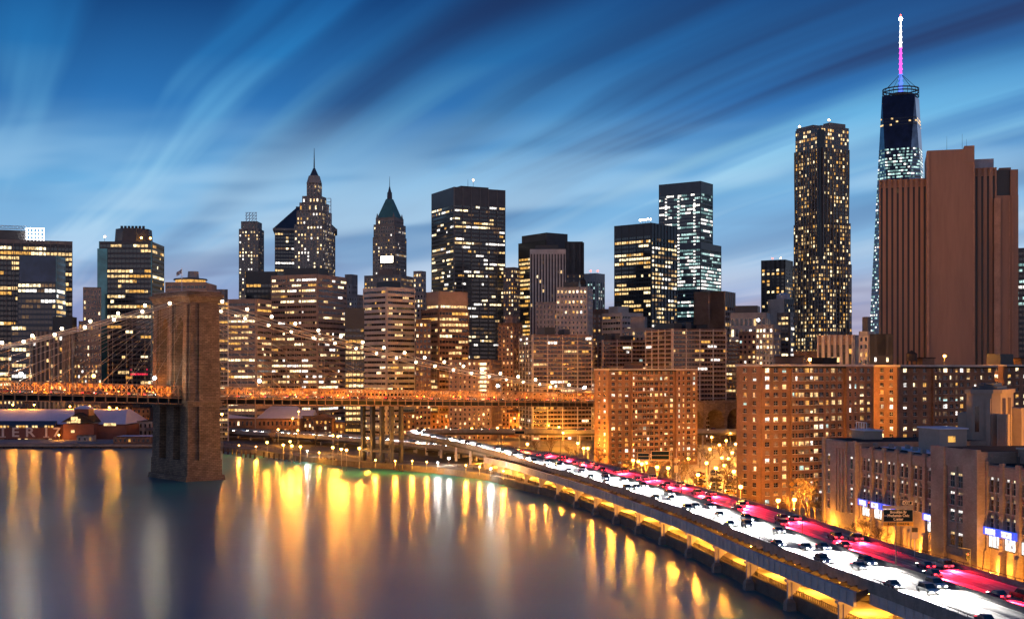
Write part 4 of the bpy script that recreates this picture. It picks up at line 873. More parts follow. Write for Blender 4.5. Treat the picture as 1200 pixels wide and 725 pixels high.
# ---- tapering tower with a lit mast
def taper_tower():
    Y = 1750; c = at(1055.5, HY, Y); hb, ht, zt, z0 = 31.5, 30.5, zat(115, Y), 45.0
    R_ = empty('skyscraper', (c.x, Y, GZ), rad(20), 'tallest tapering glass skyscraper with a glowing white, pink and blue mast', 'tower')
    m = MB(); m.box(-hb, hb, -hb, hb, 0, z0, 'tower_glass')
    bot = [Vector((x*hb, y*hb, z0)) for x, y in ((-1, -1), (1, -1), (1, 1), (-1, 1))]; r = ht*1.0
    top = [Vector((x*r, y*r, zt)) for x, y in ((0, -1), (1, 0), (0, 1), (-1, 0))]
    mats = ['navy_glass', 'tower_glass', 'navy_glass', 'tower_glass']
    for i in range(4):
        m.face([bot[i], bot[(i+1) % 4], top[i]], 'tower_glass'); m.face([top[i], bot[(i+1) % 4], top[(i+1) % 4]], 'navy_glass')
    m.face(top, 'tar'); m.build('glass_wall', R_)
    rr = random.Random(4); k = 0
    def ring(z):
        t = (z-z0)/(zt-z0); o = []
        for i in range(4): o += [bot[i].lerp(top[i-1], t), bot[i].lerp(top[i], t)]
        return o       # eight corners
    rest = MB()
    floors = [z0+8+4.2*i for i in range(int((zt-z0-20)/4.2))]
    for z in reversed(floors):
        yy = HY-(z+GZ-CZ)*F/Y
        hot = 178 < yy < 212 or yy > 218; mid = 140 < yy < 153
        if not (hot or mid): continue
        a, b = ring(z), ring(z+2.2); mb = MB()
        for i in range(8):
            p, q, p2, q2 = a[i], a[(i+1) % 8], b[i], b[(i+1) % 8]; L = (q-p).length
            nn = (q-p).cross(Vector((0, 0, 1))); 
            if nn.length < 1e-3: continue
            nn.normalize(); n = max(1, int(L/2.6))
            for j in range(n):
                on = rr.random() < ((.6 if yy < 212 else .34) if hot else (.8 if i in (1, 2) and 143 < yy < 150 else .08))
                f0, f1 = j/n, (j+1)/n; e = nn*.15
                mb.face([p.lerp(q, f0)+e, p.lerp(q, f1)+e, p2.lerp(q2, f1)+e, p2.lerp(q2, f0)+e], (rr.choice(['win_white', 'win_cool', 'win_cool', 'win_teal', 'win_teal']) if hot else 'win_warm') if on else 'win_dark')
        if mb.f: mb.build('window', R_, fix=True)
    p = MB(); n = 24
    for zz in (zt+1, zt+7, zt+11):
        for i in range(n):
            t0, t1 = 2*math.pi*i/n, 2*math.pi*(i+1)/n; rr_ = 24; p.beam((rr_*math.cos(t0), rr_*math.sin(t0), zz), (rr_*math.cos(t1), rr_*math.sin(t1), zz), .8, 1.6, 'steel_dark')
    for i in range(n): t0 = 2*math.pi*i/n; p.beam((24*math.cos(t0), 24*math.sin(t0), zt), (24*math.cos(t0), 24*math.sin(t0), zt+11), .5, .5, 'steel_dark')
    p.cyl(0, 0, zt-.2, zt+6, 12, 12, 12, 'dark_panel'); p.build('roof_ring', R_)
    p = MB()
    for i in range(8): t0 = 2*math.pi*i/8; p.tube((22*math.cos(t0), 22*math.sin(t0), zt+11), (1.6*math.cos(t0), 1.6*math.sin(t0), zat(88, Y)), .3, .3, 4, 'steel_dark')
    p.build('mast_stay', R_)
    for nm, ya, yb, r0, r1, mt in (('mast_foot', 112, 87, 3.2, 2.2, 'mast_blue'), ('mast_shaft', 87, 56, 2.2, 1.7, 'mast_pink'), ('mast_top', 56, 24, 1.8, .9, 'mast_white')):
        p = MB(); za, zb = zat(ya, Y), zat(yb, Y); k = 5
        for i in range(k):
            u0, u1 = za+(zb-za)*i/k, za+(zb-za)*(i+1)/k; q0 = r0+(r1-r0)*i/k; p.cyl(0, 0, u0, u1-1.4, q0, q0*.72, 8, mt); p.cyl(0, 0, u1-1.4, u1, q0*1.25, q0*1.25, 8, mt)
        p.build(nm, R_)
    p = MB(); p.sphere((0, 0, zat(22.5, Y)), 2.6, 'bulb_cold'); p.tube((0, 0, zat(22, Y)), (0, 0, zat(17, Y)), .8, .5, 6, 'bulb_red'); p.build('beacon', R_)
taper_tower()
# ---- brown windowless slab at right
Y = 700; C = at(1193, HY, Y); VY = 16.0
B = Bld('office_tower', 'massive windowless brown tower with tall dark slots at right', 'tower', C, VY, 76, 40)
K = Y/F; X = lambda px: -(C.x-(px-CX)/F*C.y)/(math.cos(rad(VY))+(px-CX)/F*math.sin(rad(VY)))
B.tier(X(1030), X(1087), 3, 40, 0, zat(204, Y), 'verizon', L=st(kind='slot', fh=9, top=0.5, pitch=6.2*K, ww=1.15, lit=.03, pal='office', wall='verizon', pier='verizon', dp=.7), roof='tar')
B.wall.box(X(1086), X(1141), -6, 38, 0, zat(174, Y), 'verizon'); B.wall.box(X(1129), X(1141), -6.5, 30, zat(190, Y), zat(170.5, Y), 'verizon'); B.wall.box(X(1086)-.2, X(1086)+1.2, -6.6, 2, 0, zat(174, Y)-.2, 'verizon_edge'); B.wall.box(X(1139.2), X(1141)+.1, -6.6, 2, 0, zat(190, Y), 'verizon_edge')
B.tier(X(1141), X(1168), 1, 36, 0, zat(195, Y), 'verizon', L=st(kind='slot', fh=9, top=0.5, pitch=6.4*K, ww=1.15, lit=.03, pal='office', wall='verizon', pier='verizon', dp=.6))
B.wall.box(X(1166), X(1193), -2, 30, 0, zat(229, Y), 'verizon'); B.wall.box(X(1184), X(1193)-.1, -1.8, 29, zat(229, Y)-.3, zat(199, Y), 'verizon'); B.wall.box(X(1166)+.2, X(1184), 1.5, 28, zat(229, Y)-.3, zat(198, Y), 'black_panel')
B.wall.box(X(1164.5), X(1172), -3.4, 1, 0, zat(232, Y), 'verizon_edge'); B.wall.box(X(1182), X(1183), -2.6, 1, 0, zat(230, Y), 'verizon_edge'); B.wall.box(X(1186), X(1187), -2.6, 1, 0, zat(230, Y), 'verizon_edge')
B.done()
for x0, x1, y0, y1, yt_, m_ in ((1142, 1166, 8, 26, 182, 'steel_grey'), (1172, 1186, 6, 20, 194, 'verizon'), (1091, 1098, 4, 12, 172, 'dark_panel')):
    p = MB(); p.box(X(x0), X(x1), y0, y1, zat(204 if x0 > 1100 else 178, Y), zat(yt_, Y), m_); p.build('roof_housing', B.root)
B.H = zat(174, Y); rooftop(B, [('mast', X(1110), 4, 9, .12), ('mast', X(1128), 3, 10, .12), ('mast', X(1133), 3, 7, .12)])
tower_b('slice of an office tower with a white lit crown at the right edge', 1190, 1215, 1215, 290, 900, -16, st(kind='ribbon', fh=3.9, top=2, wr=.5, pitch=2.4, lit=.3, full=.12, pal='cool', wall='dark_panel'), core='dark_panel')
# ---- middle distance, from left to right
bal = dict(kind='balcony', fh=2.75, top=1, wr=.52, pitch=2.3, lit=.14, full=.0, pal='home', wall='brown_brick', pier='pale_conc', dp=.35, ribs=9)
B = tower_b('wide dark apartment slab with thin white floor lines, left of three', 609, 624, 694, 392, 830, 20, dict(bal, lit=.25), bal, core='brown_brick', name='apartment_block', cat='apartment block', b=None, pent=[(.2, .8, .25, .42, 5, 'black_panel'), (.3, .7, .6, .7, 4, 'dark_panel')])
tower_b('dark brick tower with orange roof lamps beside the white lined slab', 584, 602, 612, 378, 900, 50, st(kind='punch', fh=3, top=2, pitch=3, ww=1.3, wr=.5, lit=.3, pal='yellow', wall='brown_brick'), core='brown_brick', name='apartment_block', cat='apartment block', pent=[(.3, .8, .2, .7, 5, 'tan_brick')])
for i, (xl, xc, xr, yt_, y_, lb) in enumerate(((692, 706, 757, 398, 860, 'middle one of three dark apartment slabs with white floor lines'), (757, 788, 851, 385, 800, 'largest dark apartment slab with white floor lines, behind the left orange brick block'))):
    tower_b(lb, xl, xc, xr, yt_, y_, 24, bal, bal, core='brown_brick', name='apartment_block', cat='apartment block', pent=[(.15, .85, .1, .25, 3.5, 'black_panel'), (.2, .8, .35, .45, 4.5, 'dark_panel'), (.3, .7, .6, .8, 3, 'black_panel')])
tower_b('dark slab with lit floors just right of the largest white lined slab', 849, 867, 867, 400, 860, 0, dict(bal, ribs=0), core='brown_brick', name='apartment_block', cat='apartment block')
B = tower_b('pale pink slab block with a bright glowing stairwell above the bridge deck', 526, 575, 588, 421, 840, 55, st(kind='punch', fh=3, top=1.2, pitch=3.2, ww=1.2, wr=.5, lit=.3, pal='yellow', wall='tan_brick'), core='tan_brick', name='apartment_block', cat='apartment block', finish=False)
for k in range(9): B.win.append((99, 0.0, (-5, -.55, B.H-3-k*2.9), [(0, 0, 4.5, 1.6, 'win_bright')]))
B.done()
tower_b('low white office with long window strips behind the middle white lined slab', 706, 728, 753, 366, 940, 30, st(kind='ribbon', fh=4, top=1.5, wr=.4, lit=.1, full=.05, pal='warm', wall='pale_conc'), core='pale_conc', name='office_building', cat='building', pent=[(.1, .6, .2, .7, 5, 'pale_conc')])
tower_b('old pale masonry building with a small gabled top above the white lined slabs', 731, 764, 770, 384, 900, 60, st(kind='punch', fh=3.8, top=2, pitch=3, ww=1.5, wr=.55, lit=.35, pal='yellow', wall='limestone'), core='limestone', name='office_building', cat='building', pent=[(.2, .7, .2, .7, 8, 'limestone')])
tower_b('dark low block below the square black tower', 694, 722, 722, 362, 1080, -4, st(kind='punch', fh=4, top=4, pitch=4, ww=1.4, lit=.08, wall='brown_brick', pal='yellow'), core='brown_brick', name='office_building', cat='building')
tower_b('broad grey hall with tall columned top floor right of the windowless brown block', 856, 898, 902, 366, 900, 70, st(kind='punch', fh=7, top=3, pitch=3.2, ww=1.7, wr=.66, lit=.4, pal='office', wall='pale_conc'), core='pale_conc', name='office_building', cat='building', pent=[(.1, .75, .1, .8, 5, 'dark_panel')])
B = tower_b('plain pale concrete shaft left of the rippling tower', 900, 919, 930, 350, 960, 50, st(kind='punch', fh=4, top=60, pitch=9, ww=1, lit=.2, wall='pale_conc'), st(kind='punch', fh=3.6, top=3, pitch=3, ww=1.5, wr=.5, lit=.35, pal='office', wall='dark_panel'), core='pale_conc', name='office_building', cat='building'); p = MB(); p.cyl(-B.a*.4, 8, B.H-.3, B.H+3.5, 5, 5, 14, 'steel_grey'); p.cyl(-B.a*.4, 8, B.H+3.5, B.H+5, 5, 2, 14, 'steel_grey'); p.build('water_tank', B.root)
tower_b('tan apartment building with a white floodlight above the right orange brick block', 866, 886, 893, 388, 840, 58, st(kind='punch', fh=3.2, top=2, pitch=3, ww=1.5, wr=.5, lit=.25, pal='home', wall='tan_brick'), core='tan_brick', name='apartment_block', cat='apartment block')
B = tower_b('grey stepped office block with pink lit floors below the pale shaft', 886, 906, 914, 380, 800, 55, st(kind='punch', fh=3.4, top=2, pitch=2.4, ww=1.4, wr=.55, lit=.35, pal='office', wall='grey_conc'), core='grey_conc', name='office_building', cat='building'); rooftop(B, [('light', -B.a*.9, 1, 3, 'bulb_cold')])
tower_b('dark narrow building with white lit floors beside the rippling tower', 911, 925, 931, 366, 880, 55, st(kind='ribbon', fh=3.5, top=2, wr=.5, lit=.4, full=.2, pal='office', wall='dark_panel'), name='office_building', cat='building')
tower_b('tan office building with long lettering band below the rippling tower', 958, 1000, 1009, 392, 640, 62, st(kind='slot', fh=4, top=5, pitch=3, ww=1.5, lit=.25, pal='yellow', wall='tan_brick', pier='pale_conc', dp=.4), core='dark_panel', name='office_building', cat='building')
tower_b('narrow cream building beside the massive windowless brown tower', 1007, 1018, 1024, 388, 620, 50, st(kind='punch', fh=3.6, top=2, pitch=2.6, ww=1.2, lit=.2, pal='yellow', wall='pale_conc'), core='pale_conc', name='office_building', cat='building', pent=[(.2, .8, .2, .8, 7, 'dark_panel')])
tower_b('black block at the foot of the massive windowless brown tower', 1019, 1047, 1047, 391, 600, -12, st(kind='punch', fh=4, top=10, pitch=5, ww=1, lit=.05, wall='black_panel'), core='black_panel', name='office_building', cat='building')
tower_b('low dark red brick block with a lit pane row under the rippling tower', 930, 975, 975, 411, 700, -10, st(kind='punch', fh=3.6, top=3, pitch=4, ww=1.4, lit=.1, wall='brown_brick', pal='yellow'), core='brown_brick', name='office_building', cat='building')
# ---- orange lit brick apartment blocks
def smith(label, corner_px, yaw, Y, W_, D_, yt, nsec, lit, nfl=17, rightface=True, sash='sash', group=None, wcol='red_brick'):
    """L face is the dark end, R face the long lit front"""
    C = at(corner_px, HY, Y); B = Bld('brick_apartment_block', label, 'apartment block', C, yaw, D_, W_, group); B.H = zat(yt, Y)
    H = B.H; fh = (H-3.2)/nfl; e = MB()
    B.wall.box(-D_, 0, 0, W_, 0, H-.6, wcol)
    def colset(u0, u1, k):
        pats = ([1.8, 1.8, 1.8], [.9, .9, 2.3, 1.8, 1.2, 1.8], [1.8, 1.2, 1.8, 1.8], [.9, .9, 1.8, 1.3])
        ws = pats[k % 4]; gap = ((u1-u0)-sum(ws))/(len(ws)+.6); u = u0+gap*.8; out = []
        for w in ws: out.append((u+w/2, w)); u += w+gap
        return out
    for i in range(nsec):
        u0, u1 = W_*i/nsec, W_*(i+1)/nsec; pl = (0, .9, 0, 1.3, .2, .9)[i % 6]
        if pl: B.wall.box(-.05, pl, u0+.02, u1-.02, 0, H-.61, wcol)
        B.facade('R', u0, u1, pl, 0, H, 'punch', fh=fh, top=0, bot=1.2, wr=.52, lit=lit, pal='home', wall=wcol, dp=.3, cols=colset(u0, u1, i))
    B.facade('L', -D_, 0, 0, 0, H, 'punch', fh=fh, top=0, bot=1.2, wr=.52, lit=lit*.8, pal='home', wall=wcol, dp=.3, cols=[(-D_*.65, 1.8), (-D_*.25, 1.8)])
    B.done(sash)
    e.box(-D_-.5, 1.9, -.6, .1, H, H+.7, 'pale_conc'); e.box(1.4, 1.95, .1, W_+.3, H+.002, H+.72, 'pale_conc'); e.box(-D_-.5, 1.39, .1, W_+.3, H-.58, H+.1, 'tar'); e.build('roof_parapet', B.root)
    p = MB(); p.box(-D_*.8, -D_*.2, W_*.3, W_*.42, H, H+3.2, wcol); p.box(-D_*.82, -D_*.18, W_*.29, W_*.43, H+3.2, H+3.5, 'tar'); p.build('roof_housing', B.root); B.H = H; return B
B1 = smith('orange lit brick apartment block standing alone behind the highway left of the bare trees', 713, 62, 600, 50, 12, 433.5, 4, .36)
B2 = smith('large orange lit brick apartment block nearest the highway with a dark left end', 892, 62, 418, 47, 12.5, 429, 4, .40)
B3 = smith('brick apartment block joined to the right of the largest one, behind the school tower', 1052, 62, 470, 50, 12, 429.5, 3, .36)
B4 = smith('brick apartment block at the right edge behind the grey school tower', 1176, 62, 520, 46, 14, 429, 3, .34)
for B, items in ((B1, ()), (B2, (('box', -10, -4, 30, 36, 3, 'tar'),)), (B3, (('tank', -5, 12, 2.0, 2.6),)), (B4, (('box', -9, -2, .5, 8, 5, 'black_panel'),))): rooftop(B, list(items))

# ---- long brick terminal beside the highway
TA = Vector((83.4, 338, 0)); TD = Vector((.177, -.984, 0)); TRZ = math.atan2(TD.y, TD.x)
# local x runs along the front towards the camera, local -y ... is the road side
tm = empty('brick_terminal', (TA.x, TA.y, GZ), TRZ, 'long brown brick warehouse with rows of narrow windows and blue shop signs', 'warehouse')
def tz(z): return z-GZ
def term():
    wl = MB(); rr = random.Random(5)
    # sections along the front: (t0, t1, projection to the road, roof z)
    secs = [(0, 20, 1.2, 30.2), (20, 59, 0, 29.0), (59, 78, 1.6, 31.4), (78, 160, 0, 29.0)]
    # the road side is local -y?  rotation takes +x to TD, so local +y = (-TD.y, TD.x) = (+.984, .177): landward
    wins = []
    for t0, t1, pj, zt in secs:
        wl.box(t0+.01, t1-.01, -pj, 34, 0, tz(zt), 'terminal_brick'); 
        rows = [(24.9, 2.9), (21.0, 2.7), (17.4, 2.4)]
        if t1-t0 > 30:
            nb = round((t1-t0)/6.0); p = (t1-t0)/nb
            for i in range(nb+1):   # wide piers
                u = t0+i*p; wl.box(max(t0, u-.7)+.03, min(t1, u+.7)-.03, -.75-pj, -pj, 0, tz(zt)+.5, 'terminal_brick')
            for i in range(nb):
                u = t0+(i+.5)*p; wl.box(u-.35, u+.35, -.4-pj, -pj, tz(16.2), tz(27.4), 'terminal_brick')
                wl.box(u-p/2+.72, u+p/2-.72, -.42-pj, -pj, tz(26.5), tz(zt)-.2, 'terminal_brick')
                for zc_, h in rows:
                    wl.box(u-p/2+.72, u+p/2-.72, -.25-pj, -pj, tz(zc_-h/2-.6), tz(zc_-h/2), 'terminal_brick')
                    for du in (-1.2, 1.2): wins.append((u+du, zc_, 1.15, h, pj, rr.random() < (.9 if zc_ > 24 else .55)))
                # shop windows and the low buttress between
                shop = (t0 < 30 and (i < 3 or i == 5)) or (t0 > 70 and i in (0, 1, 2, 3, 4, 6))
                if shop:
                    s = MB()
                    for k in (-1, 0, 1): s.box(u+k*1.45-.66, u+k*1.45+.66, -.3, -.08, tz(12.3), tz(14.6), 'shop_light')
                    so = s.build('shop_window', tm)
                    s = MB()
                    for k in (-1.5, -.5, .5, 1.5): s.box(u+k*1.45-.05, u+k*1.45+.05, -.36, -.06, tz(12.2), tz(14.7), 'steel_dark')
                    s.box(u-2.2, u+2.2, -.36, -.06, tz(12.05), tz(12.2), 'steel_dark'); s.build('frame', so)
                    if not (t0 > 70 and i == 2):
                        s = MB(); s.box(u-3.0, u+3.0, -1.15, -.8, tz(14.75), tz(16.3), 'shop_blue'); sg = s.build('shop_sign', tm)
                        s = MB(); x = u-2.0
                        s.box(u-2.1, u+1.5, -1.2, -1.14, tz(14.95), tz(16.1), 'shop_light'); s.build('sign_panel', sg)
                wl.hexa([(u-p/2-.6, -2.0-pj, 0), (u-p/2+.6, -2.0-pj, 0), (u-p/2+.6, -.7-pj, 0), (u-p/2-.6, -.7-pj, 0)], [(u-p/2-.6, -1.1-pj, tz(11.2)), (u-p/2+.6, -1.1-pj, tz(11.2)), (u-p/2+.6, -.7-pj, tz(11.9)), (u-p/2-.6, -.7-pj, tz(11.9))], 'terminal_brick')
        elif t0 == 0:
            for u in (3.5, 17): 
                for zc_, h in rows+[(13.6, 2.5)]: wins.append((u, zc_, 1.0, h, pj, rr.random() < .8))
            for k in range(4): wl.box(7.2+k*1.9, 8.4+k*1.9, -pj-.35, -pj, tz(12), tz(28.2), 'terminal_brick')
            wl.box(6.8, 14.6, -pj-.45, -pj, tz(28.2), tz(30.0), 'terminal_brick'); wl.box(0.02, 1.2, -pj-.5, -pj, 0, tz(zt)+.3, 'terminal_brick'); wl.box(18.8, 19.97, -pj-.5, -pj, 0, tz(zt)+.3, 'terminal_brick')
        else:
            for u in (t0+7.9, t0+11.1):
                for zc_, h in rows+[(12.4, 2.8)]: wins.append((u, zc_, 1.7, h, pj, True))
            wl.box(t0+9.1, t0+9.9, -pj-.3, -pj, tz(10), tz(27.8), 'terminal_brick')
            for a, b_ in ((t0+.02, t0+5.6), (t1-5.6, t1-.02)): wl.box(a, b_, -pj-.9, -pj, 0, tz(zt)+.4, 'terminal_brick')
            wl.box(t0+5.58, t1-5.58, -pj-.5, -pj, tz(27.8), tz(zt)+.2, 'terminal_brick'); wl.box(t0+5.58, t1-5.58, -pj-.35, -pj, tz(9.0), tz(10.6), 'terminal_brick')
    wl.build('wall', tm)
    cache = {}; rest = MB(); wins.sort(key=lambda w: w[0])
    for i, (u, z, w_, h, pj, on) in enumerate(wins):
        top = rr.choice(['win_bright', 'win_white', 'win_warm']) if on else 'win_dark'
        panes = [(0, -.22, w_, h-.44, 'win_dark'), (0, h/2-.2, w_*.9, .4, top)]
        if i < 100:
            k = (w_, h, top)
            if k not in cache: mb = MB(); win_faces(mb, panes, 'sash'); cache[k] = mb.mesh('window')
            put('window', cache[k], tm, (u, -pj-.05, tz(z)))
        else: win_faces(rest, panes, 'sash', (u, -pj-.05, tz(z)))
    if rest.f: tag(rest.build('window', tm), kind='stuff')
    r = MB()
    for t0, t1, pj, zt in secs: r.box(t0+.6, t1-.6, -pj+.6, 33, tz(zt), tz(zt)+.06, 'tar')
    for t0, t1, y0, y1 in ((22, 36, 4, 12), (38, 56, 3, 15), (84, 100, 5, 16), (104, 130, 4, 20)): r.box(t0, t1, y0, y1, tz(29.06), tz(29.2), 'snow')
    r.build('roof', tm)
    for t0, t1, y0, y1, h, m_, z in ((1.5, 9, 6, 11, 2.2, 'school_stone', 30.2), (30, 40, 10, 17, 5.2, 'school_stone', 29), (79, 86, 6, 11, 3.0, 'terminal_brick', 29)):
        p = MB(); p.box(t0, t1, y0, y1, tz(z), tz(z)+h, m_); p.box(t0-.3, t1+.3, y0-.3, y1+.3, tz(z)+h, tz(z)+h+.3, 'snow' if m_ != 'terminal_brick' else 'pale_conc'); o = p.build('roof_housing', tm)
        if t0 == 30: q = MB(); q.box(t1+.02, t1+.12, 12.2, 14.0, tz(z)+2.2, tz(z)+3.6, 'win_amber'); q.build('window', o)
    p = MB()
    for i in range(5): p.beam((2.2+i*1.5, 7, tz(32.6)), (2.2+i*1.5, 7, tz(34.4)), .18, .18, 'white_paint')
    p.box(2.1, 8.3, 6.9, 7.1, tz(34.4), tz(34.6), 'white_paint'); p.build('tank_frame', tm)
    p = MB()
    for i in range(9): p.box(22+i*4, 22.9+i*4, 2+2.2*(i % 3), 3+2.2*(i % 3), tz(29.0), tz(30.1), 'pole_grey')
    for i in range(4): p.tube((84+i*9, 3, tz(29)), (84+i*9, 3, tz(30.8)), .3, .3, 8, 'steel_dark')
    p.build('roof_vent', tm)
    p = MB(); p.cyl(82, 8, tz(33.7), tz(36), 2.2, 2.2, 12, 'steel_dark'); p.cyl(82, 8, tz(36), tz(37.4), 2.2, .3, 12, 'tar'); p.build('roof_vent', tm)
term()
# ---- grey art deco tower behind it
_, SA, _, _ = solve_(1131, 1159, 1159, 325, 30)
B = Bld('school_tower', 'grey art deco tower with chamfered corners and a dark flat cap at the right edge', 'tower', at(1159, HY, 325), 30, SA, 24)
H = zat(461, 325); ch = 3.2
def octo(x0, x1, y0, y1, c): return [(x0+c, y0), (x1-c, y0), (x1, y0+c), (x1, y1-c), (x1-c, y1), (x0+c, y1), (x0, y1-c), (x0, y0+c)]
def prism(mb, ring, z0, z1, m_): mb.hexa([(x, y, z0) for x, y in ring], [(x, y, z1) for x, y in ring], m_)
pm('school_stone', (0.36, 0.29, 0.235), 0.85, 0, .15, .1)
A = SA
prism(B.wall, octo(-A, 2.5, 0, 24, 1.8), 0, H, 'school_stone'); prism(B.wall, octo(-A-.4, 2.9, -.4, 24.4, 1.8), H, H+1.0, 'school_stone')
prism(B.wall, octo(-A+1.2, 1.4, 1.2, 20.5, 2.0), H+1.0, H+1.8, 'slate'); prism(B.wall, octo(-A+2.2, .4, 2.5, 19, 2), H+1.8, H+2.6, 'slate')
for a, b_, c, d, z in ((-A-2.2, -A+.6, 2, 18, H-5), (-.6, .5, -.9, .6, H-1.2), (2.2, 3.3, 4.5, 6, H-1.2), (2.2, 3.3, 13, 14.5, H-1.2), (2.0, 4.6, -.8, 3.2, H-5.2), (2.2, 5.5, 15.5, 24, H-4)): B.wall.box(a, b_, c, d, 0, z, 'school_stone')
for k in range(4): B.wall.box(2.1+k*.62, 2.42+k*.62, -1.0, -.78, 0, H-5.6, 'school_stone')
for x, z, h in ((-A*.5, H-6.5, 6.5),): B.win.append((z, 0.0, (x, -.06, z), [(0, 0, 1.0, h, 'win_dark')]))
for y, z, h in ((9.5, H-5, 5), (9.5, H-13, 5)): B.win.append((z, math.pi/2, (2.56, y, z), [(0, 0, 1.3, h, 'win_dark')]))
B.done()

# ---- low buildings along the shore and under the bridge
def low(label, xl, xr, yt, Y, mat_='red_brick', roof='flat', yaw=0, depth=16, fh=3.6, pitch=3, lit=.25, name='brick_building', cat='building', pal='yellow', group=None, rh=4, base=GZ):
    C = at(xr, HY, Y); C.z = 0; th = rad(yaw)
    kl = (xl-CX)/F; a = (C.x-kl*C.y)/(math.cos(th)+kl*math.sin(th))
    B = Bld(name, label, cat, C, yaw, a, depth, group); B.H = max(4.5, zat(yt, Y)); h = B.H
    B.tier(-a, 0, 0, depth, 0, h, mat_, L=st(kind='punch', fh=fh, top=.8, bot=.3, pitch=pitch, ww=1.3, wr=.52, lit=lit, pal=pal, wall=mat_, dp=.25), roof='snow' if roof == 'snow' else 'tar'); B.done()
    if roof in ('gable', 'gable_snow', 'hip'):
        m_ = 'snow' if roof != 'gable' else 'tar'; p = MB(); e = .6; ins = (a*.12 if roof == 'hip' else 0)
        p.hexa([(-a-e, -e, h+.05), (e, -e, h+.05), (e, depth+e, h+.05), (-a-e, depth+e, h+.05)], [(-a-e+ins, depth/2-.1, h+rh), (e-ins, depth/2-.1, h+rh), (e-ins, depth/2+.1, h+rh), (-a-e+ins, depth/2+.1, h+rh)], m_); p.build('pitched_roof', B.root)
    if roof == 'front':
        p = MB(); p.hexa([(-a, -.2, h), (0, -.2, h), (0, depth, h), (-a, depth, h)], [(-a/2-.1, -.2, h+rh), (-a/2+.1, -.2, h+rh), (-a/2+.1, depth, h+rh), (-a/2-.1, depth, h+rh)], mat_); p.build('gable_front', B.root)
    return B
# pier shed
Cp = at(0, HY, 850)
pr = empty('pier_pavilion', (at(60, HY, 850).x, 850, GZ), 0, 'long red pier hall with snowy roof, a gabled porch and big white letters', 'hall')
K = 850/F; PX = lambda px: (px-60)*K; PZ = lambda y: zat(y, 850)
p = MB(); p.box(PX(-60), PX(148), 0, 60, 0, PZ(498), 'pier_red'); p.box(PX(-60), PX(70), -4, .2, 0, PZ(500), 'pier_red')
p.box(PX(78), PX(114), -7, 20, 0, PZ(496), 'pier_red'); p.hexa([(PX(76), -7.6, PZ(494)), (PX(115), -7.6, PZ(494)), (PX(115), 20, PZ(494)), (PX(76), 20, PZ(494))], [(PX(95), -7.6, PZ(483)), (PX(96), -7.6, PZ(483)), (PX(96), 20, PZ(483)), (PX(95), 20, PZ(483))], 'tar'); p.build('wall', pr)
p = MB(); p.hexa([(PX(-60), 2, PZ(497)), (PX(146), 2, PZ(497)), (PX(146), 58, PZ(497)), (PX(-60), 58, PZ(497))], [(PX(-60), 26, PZ(481)), (PX(135), 26, PZ(481)), (PX(135), 34, PZ(481)), (PX(-60), 34, PZ(481))], 'snow'); p.build('snowy_roof', pr)
p = MB(); p.box(PX(86), PX(103), 2, 12, PZ(488), PZ(479), 'pier_red'); p.frustum((PX(85), PX(104), 1.5, 12.5), PZ(479), (PX(91), PX(98), 5, 9), PZ(475.5), 'snow'); p.build('roof_lantern', pr)
p = MB(); p.hexa([(PX(-60), -4.2, PZ(500)), (PX(66), -4.2, PZ(500)), (PX(66), 1.5, PZ(500)), (PX(-60), 1.5, PZ(500))], [(PX(-60), -4.2, PZ(499)), (PX(66), -4.2, PZ(499)), (PX(66), 1.5, PZ(493)), (PX(-60), 1.5, PZ(493))], 'slate'); p.build('glass_canopy', pr)
rr = random.Random(3)
for i in range(26):
    px = -30+i*3.7; p = MB(); p.box(PX(px), PX(px+2.6), -4.3, -4.05, PZ(500.5), PZ(500.4)+1.4, rr.choice(['win_amber', 'win_dark', 'win_warm'])); p.build('window', pr)
for i in range(18):
    px = 0+i*4; m_ = rr.choice(['win_dark', 'win_dark', 'win_warm', 'win_dim']); p = MB(); p.box(PX(px), PX(px+3), -4.3, -4.05, .6, PZ(514), m_); p.build('window', pr)
for px0, px1, y0, y1 in ((88, 95.6, 494.5, 487.5), (83, 87, 495.2, 493), (96.4, 99, 495, 490), (88, 92, 506, 503), (126, 140, 498, 495)): p = MB(); p.box(PX(px0), PX(px1), -7.9, -7.6, PZ(y0), PZ(y1), 'win_warm'); p.build('window', pr)
def text_mesh(s, size, mat_, ext=.05, bold=.0, align='CENTER'):
    cu = bpy.data.curves.new('txt', 'FONT'); cu.body = s; cu.size = size; cu.extrude = ext; cu.offset = bold; cu.align_x = align; cu.align_y = 'CENTER'; cu.resolution_u = 3
    o = bpy.data.objects.new('txt', cu); COL.objects.link(o); dg = bpy.context.evaluated_depsgraph_get(); me = bpy.data.meshes.new_from_object(o.evaluated_get(dg)); bpy.data.objects.remove(o)
    me.materials.clear(); me.materials.append(M[mat_]); return me
def letter(parent, s, size, mat_, loc, rz=0, bold=.0, name='letter', ext=.05, sx=1.0):
    o = put(name, text_mesh(s, size, mat_, ext, bold), parent, loc); o.rotation_euler = (rad(90), 0, rz); o.scale = (sx, 1, 1); return o
for s, px in (('P', -9), ('I', 6.5), ('E', 21), ('R', 38), ('1', 57), ('7', 69)):
    letter(pr, s, 8.6, 'letter', (PX(px), -4.4, PZ(506.3)), 0, .14, 'letter', .12, 1.25)
for px in (6.5, 57):     # slab serifs
    b = MB(); x, z = PX(px), PZ(506.3)
    for dz in ((-3.0, 2.75) if px < 10 else (-3.0,)): b.box(x-1.9, x+1.9, -4.56, -4.3, z+dz, z+dz+.55, 'letter')
    b.build('letter_serif', pr)
